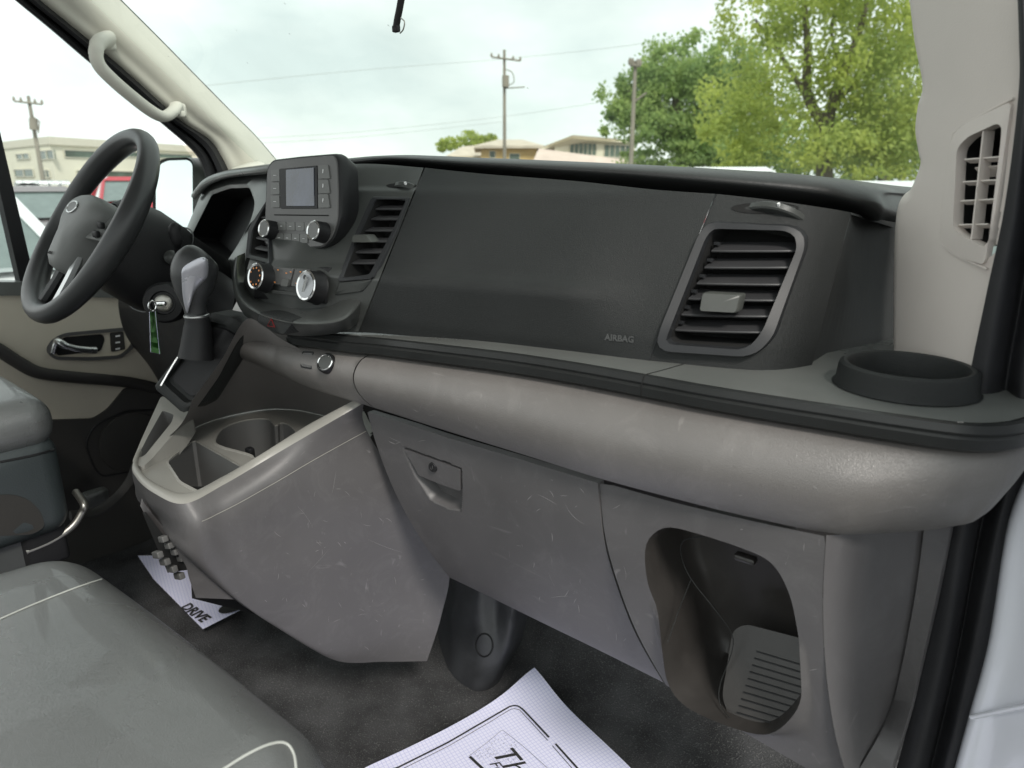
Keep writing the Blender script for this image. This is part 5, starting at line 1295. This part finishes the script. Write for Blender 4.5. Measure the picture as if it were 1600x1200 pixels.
tree('broadleaf_tree', 'dark shaded tree low at the right behind the bright tree', 40, 1380, 285,
     [(1385, 230, 60, 50, 1.2), (1330, 240, 70, 45, 1.0), (1240, 240, 70, 40, .8), (1390, 120, 50, 60, .5), (1180, 235, 60, 35, .6)], 3000, .13, 'leafd',
     [[(1380, 320, 9, 0), (1382, 240, 7, 0), (1385, 180, 3, 0)]], seed=11)
tree('broadleaf_tree', 'small light green tree beyond the houses left of the middle pole', 115, 735, 285,
     [(735, 220, 30, 13, 1.0), (700, 225, 20, 11, .6), (762, 221, 18, 10, .5)], 1500, .24, 'leafy', [[(735, 285, 3, 0), (735, 235, 2.4, 0), (736, 215, 1, 0)]], seed=3)
tree('broadleaf_tree', 'sliver of a light green tree at the far left end of the office building', 120, 10, 285,
     [(8, 245, 16, 14, 1.0)], 900, .26, 'leafy', [[(8, 300, 3, 0), (8, 250, 2, 0)]], seed=4)

# parked cars
def carpaint(name, c): return mat(name, c, .25, coat=.8, mott=.02, mscale=1)
M['cglass'] = mat('car_glass', (.14, .18, .17), .08, coat=.8); M['tyre'] = mat('tyre', (.02, .02, .02), .8); M['tail'] = mat('tail_lamp', (.65, .02, .04), .2, coat=.5)
def car(name, label, cat, pos, ang, paint, L=4.7, Wd=1.84, H=1.47, belt=.95, cab=(-1.9, -1.25, .55, 1.45), group='cars parked outside', glass='cglass'):
    t = thing(name, label, cat, group); Rz = Matrix.Rotation(ang, 3, 'Z'); B = Vector((pos.x, pos.y, GZ))
    def X(x, y, z): return B+Rz @ Vector((x, y, z))
    hl = L/2
    prof_ = [(-hl, .35), (-hl-.02, .62), (-hl+.04, belt-.08), (-hl+.3, belt+.02), (cab[0], belt+.03), (cab[3], belt-.02), (hl-.5, belt-.12), (hl-.08, belt-.28), (hl, .55), (hl-.04, .3)]
    rows_ = []
    for k in range(13):
        s_ = -1+k/6; inset = .10*abs(s_)**6; rows_.append([X(x*(1-inset*.25), s_*Wd/2, z-(inset*.5 if z > .6 else -inset*.3)) for x, z in [(p.x, p.y) for p in cmr([Vector((*p, 0)) for p in prof_], 50)]])
    MB().grid(rows_).cap(rows_[0]).cap(rows_[-1]).build('body', paint, t)
    w0, w1 = Wd/2*.93, Wd/2*.74
    lo = [X(cab[0], -w0, belt), X(cab[3], -w0, belt-.03), X(cab[3], w0, belt-.03), X(cab[0], w0, belt)]; hi2 = [X(cab[1], -w1, H-.07), X(cab[2], -w1, H-.07), X(cab[2], w1, H-.07), X(cab[1], w1, H-.07)]
    MB().grid([lo, hi2], cu=True).build('windows', M[glass], t, smooth=False)
    r1_ = [X(cab[1]-.06, -w1-.03, H-.08), X(cab[2]+.06, -w1-.03, H-.08), X(cab[2]+.06, w1+.03, H-.08), X(cab[1]-.06, w1+.03, H-.08)]; r2_ = [X(cab[1]+.05, -w1*.85, H), X(cab[2]-.1, -w1*.85, H), X(cab[2]-.1, w1*.85, H), X(cab[1]+.05, w1*.85, H)]
    rf = MB().grid([r1_, r2_], cu=True).cap(r2_)
    for a, b in zip(lo, hi2): rf.tube([a, b], .045, 6)
    for s_ in (-1, 1): rf.tube([X((cab[0]+cab[3])/2, s_*w0, belt), X((cab[1]+cab[2])/2, s_*w1, H-.06)], .045, 6)
    rf.build('roof', paint, t, ang=25)
    for sx in (-hl+.85, hl-.9):
        for sy in (-1, 1):
            ww = MB().lathe(X(sx, sy*(Wd/2-.11), .33), Rz @ Vector((0, sy, 0)), [(.2, -.1), (.33, -.1), (.335, .09), (.30, .115), (.22, .11)], 24).build('wheel', M['tyre'], t)
            MB().lathe(X(sx, sy*(Wd/2-.11), .33), Rz @ Vector((0, sy, 0)), [(.22, .10), (.2, .09), (.06, .12), (0, .12)], 16).build('rim', M['chromesoft'], ww)
    for sy in (-1, 1):
        MB().rbox(X(-hl+.02, sy*(Wd/2-.32), belt-.17), (.10, .44, .14), .03, 6, rot=Rz).build('tail_lamp', M['tail'], t); MB().rbox(X(hl-.08, sy*(Wd/2-.32), .62), (.14, .42, .14), .03, 6, rot=Rz).build('headlamp', M['chrome'], t)
    MB().rbox(X(-hl-.015, 0, .42), (.1, Wd*.8, .13), .03, 6, rot=Rz).build('bumper', M['tyre'], t)
    return t
p_red, p_sil, p_wht, p_gry = carpaint('red_paint', (.42, .015, .03)), carpaint('silver_paint', (.22, .20, .205)), carpaint('white_paint', (.75, .76, .76)), carpaint('grey_paint', (.14, .15, .16))
def head(x, extra): d = ray(x, 285); return math.atan2(d.y, d.x)+extra
car('parked_car', 'silver sedan with a red tail lamp, seen left through the driver window', 'car', EG(8, 14.6), head(8, R(9)), p_sil, belt=1.0)
car('parked_car', 'bright red car with dark windows behind the steering wheel', 'car', EG(205, 18.5), head(205, R(8)), p_red, H=1.64, belt=1.15)
car('parked_car', 'white car cut off by the left edge behind the window post', 'car', EG(-215, 7.6), head(-215, R(5)), p_wht)
car('parked_car', 'pale car of which only the roof shows above the middle of the dashboard', 'car', EG(1128, 15), head(1128, R(4)), p_wht, H=1.78, cab=(-2.1, -1.9, .6, 1.3), belt=1.1)
car('parked_car', 'pale car roof showing in the corner between dashboard and pillar', 'car', EG(1432, 7.2), head(1432, R(75)), p_wht, H=1.54)
# flatbed trailer
tr = thing('flatbed_trailer', 'silver flatbed trailer with an alloy wheel standing in front of the cream office building', 'trailer')
Dt = 24
fr = MB(); a0, a1 = E(28, 303, Dt), E(112, 303, Dt); dep = (EG(60, Dt+2.2)-EG(60, Dt)); dep.z = 0
for q in (a0, a0+dep): fr.tube([q, q+(a1-a0)], .10, 6)
fr.tube([a0+Vector((0, 0, .3)), a1+Vector((0, 0, .3))], .06, 6); fr.tube([a0+Vector((0, 0, .3))+dep, a1+Vector((0, 0, .3))+dep], .06, 6)
for k in range(6): c = a0.lerp(a1, k/5); fr.tube([c+Vector((0, 0, -.1)), c+Vector((0, 0, .3))], .05, 6); fr.tube([c, c+dep], .05, 6)
fr.build('frame', M['chromesoft'], tr)
MB().slab([a0, a1, a1+dep, a0+dep], Vector((0, 0, .08))).build('deck', M['metal'], tr, smooth=False)
for x, y, r1 in ((40, 300, .24), (52, 300, .24)): MB().lathe(E(x, y, Dt-.4), -dep.normalized(), [(.12, 0), (r1, .0), (r1, .22), (.12, .24)], 20).build('spare_wheel', M['tyre'], tr)
for x in (82, 62):
    c = E(x, 320, Dt-.3); ww = MB().lathe(c, -dep.normalized(), [(.26, -.1), (.37, -.1), (.37, .1), (.27, .12)], 28).build('wheel', M['tyre'], tr); s5 = MB().lathe(c, -dep.normalized(), [(.27, .08), (.24, .1)], 24); s5.v = s5.v
    n_d = -dep.normalized(); e1 = n_d.orthogonal().normalized(); e2 = n_d.cross(e1)
    for k in range(5): s5.tube([c+n_d*.11, c+n_d*.1+(e1*math.cos(k*1.2566)+e2*math.sin(k*1.2566))*.26], .035, 5)
    s5.build('rim', M['chromesoft'], ww)

# scratches worn into the grey mouldings (kept in the mesh of the part they mark)
M['scratch'] = mat('scratched_plastic', (.22, .21, .21), .55)
def addgeo(o, mb, m):
    me = o.data; me.materials.append(m); k = len(me.materials)-1
    bm = bmesh.new(); bm.from_mesh(me); vv = [bm.verts.new(p) for p in mb.v]
    for f_ in mb.f:
        if len(set(f_)) > 2:
            try: q = bm.faces.new([vv[i] for i in f_]); q.material_index = k
            except ValueError: pass
    bm.to_mesh(me); bm.free()
def scratches(o, poly, n, seed, rmax=.00042, long_=60):
    rnd = random.Random(seed); t = bvh(o); mb = MB(); xs = [p[0] for p in poly]; ys = [p[1] for p in poly]
    cl = [(rnd.uniform(min(xs), max(xs)), rnd.uniform(min(ys), max(ys))) for _ in range(5)]
    for _ in range(n):
        if rnd.random() < .6: c = rnd.choice(cl); x, y = rnd.gauss(c[0], 28), rnd.gauss(c[1], 22)
        else: x, y = rnd.uniform(min(xs), max(xs)), rnd.uniform(min(ys), max(ys))
        if not inside((x, y), poly): continue
        L_ = rnd.uniform(3, 14) if rnd.random() < .82 else rnd.uniform(20, long_); a = rnd.gauss(.6, 1.1); cv = rnd.uniform(-.8, .8); pts = []
        for k in range(9):
            pts.append((x, y)); x += math.cos(a)*L_/8; y += math.sin(a)*L_/8; a += cv/8
        if not all(inside(p, poly) for p in pts): continue
        q = [on(t, px_, py_, 0) for px_, py_ in pts]
        if any(p is None for p in q): continue
        if max((q[i+1]-q[i]).length for i in range(8)) > .02: continue
        r0 = rnd.uniform(.3, 1)*rmax*(.55 if L_ > 16 else 1)
        mb.tube(q, [r0*math.sin(math.pi*(k+.4)/9) for k in range(9)], 5, caps=False)
    addgeo(o, mb, M['scratch'])
scratches(cside, [(305, 830), (560, 700), (600, 800), (690, 900), (660, 1020), (530, 1020), (400, 930)], 95, 1)
scratches(gdoor, [(590, 660), (930, 760), (950, 880), (1000, 1020), (830, 950), (710, 890), (620, 780)], 55, 2)
scratches(lowp, [(950, 770), (1280, 840), (1280, 1180), (1200, 1150), (1050, 1080), (970, 920)], 60, 3)
scratches(roll, [(590, 570), (900, 620), (1300, 700), (1500, 720), (1480, 800), (1280, 820), (940, 735), (600, 630)], 110, 4, .00032, 40)

# headliner out of view, added to shape the light falling into the cab
rf_ = thing('unseen_cab_roof', 'unseen pale headliner added to shade the cab from above', 'roof')
MB().slab([Vector((-.98, .08, 1.36)), Vector((.62, .08, 1.36)), Vector((.62, -.75, 1.42)), Vector((-.98, -.75, 1.42))], Vector((0, 0, .05))).build('headliner', M['trimcream'], rf_, smooth=False)
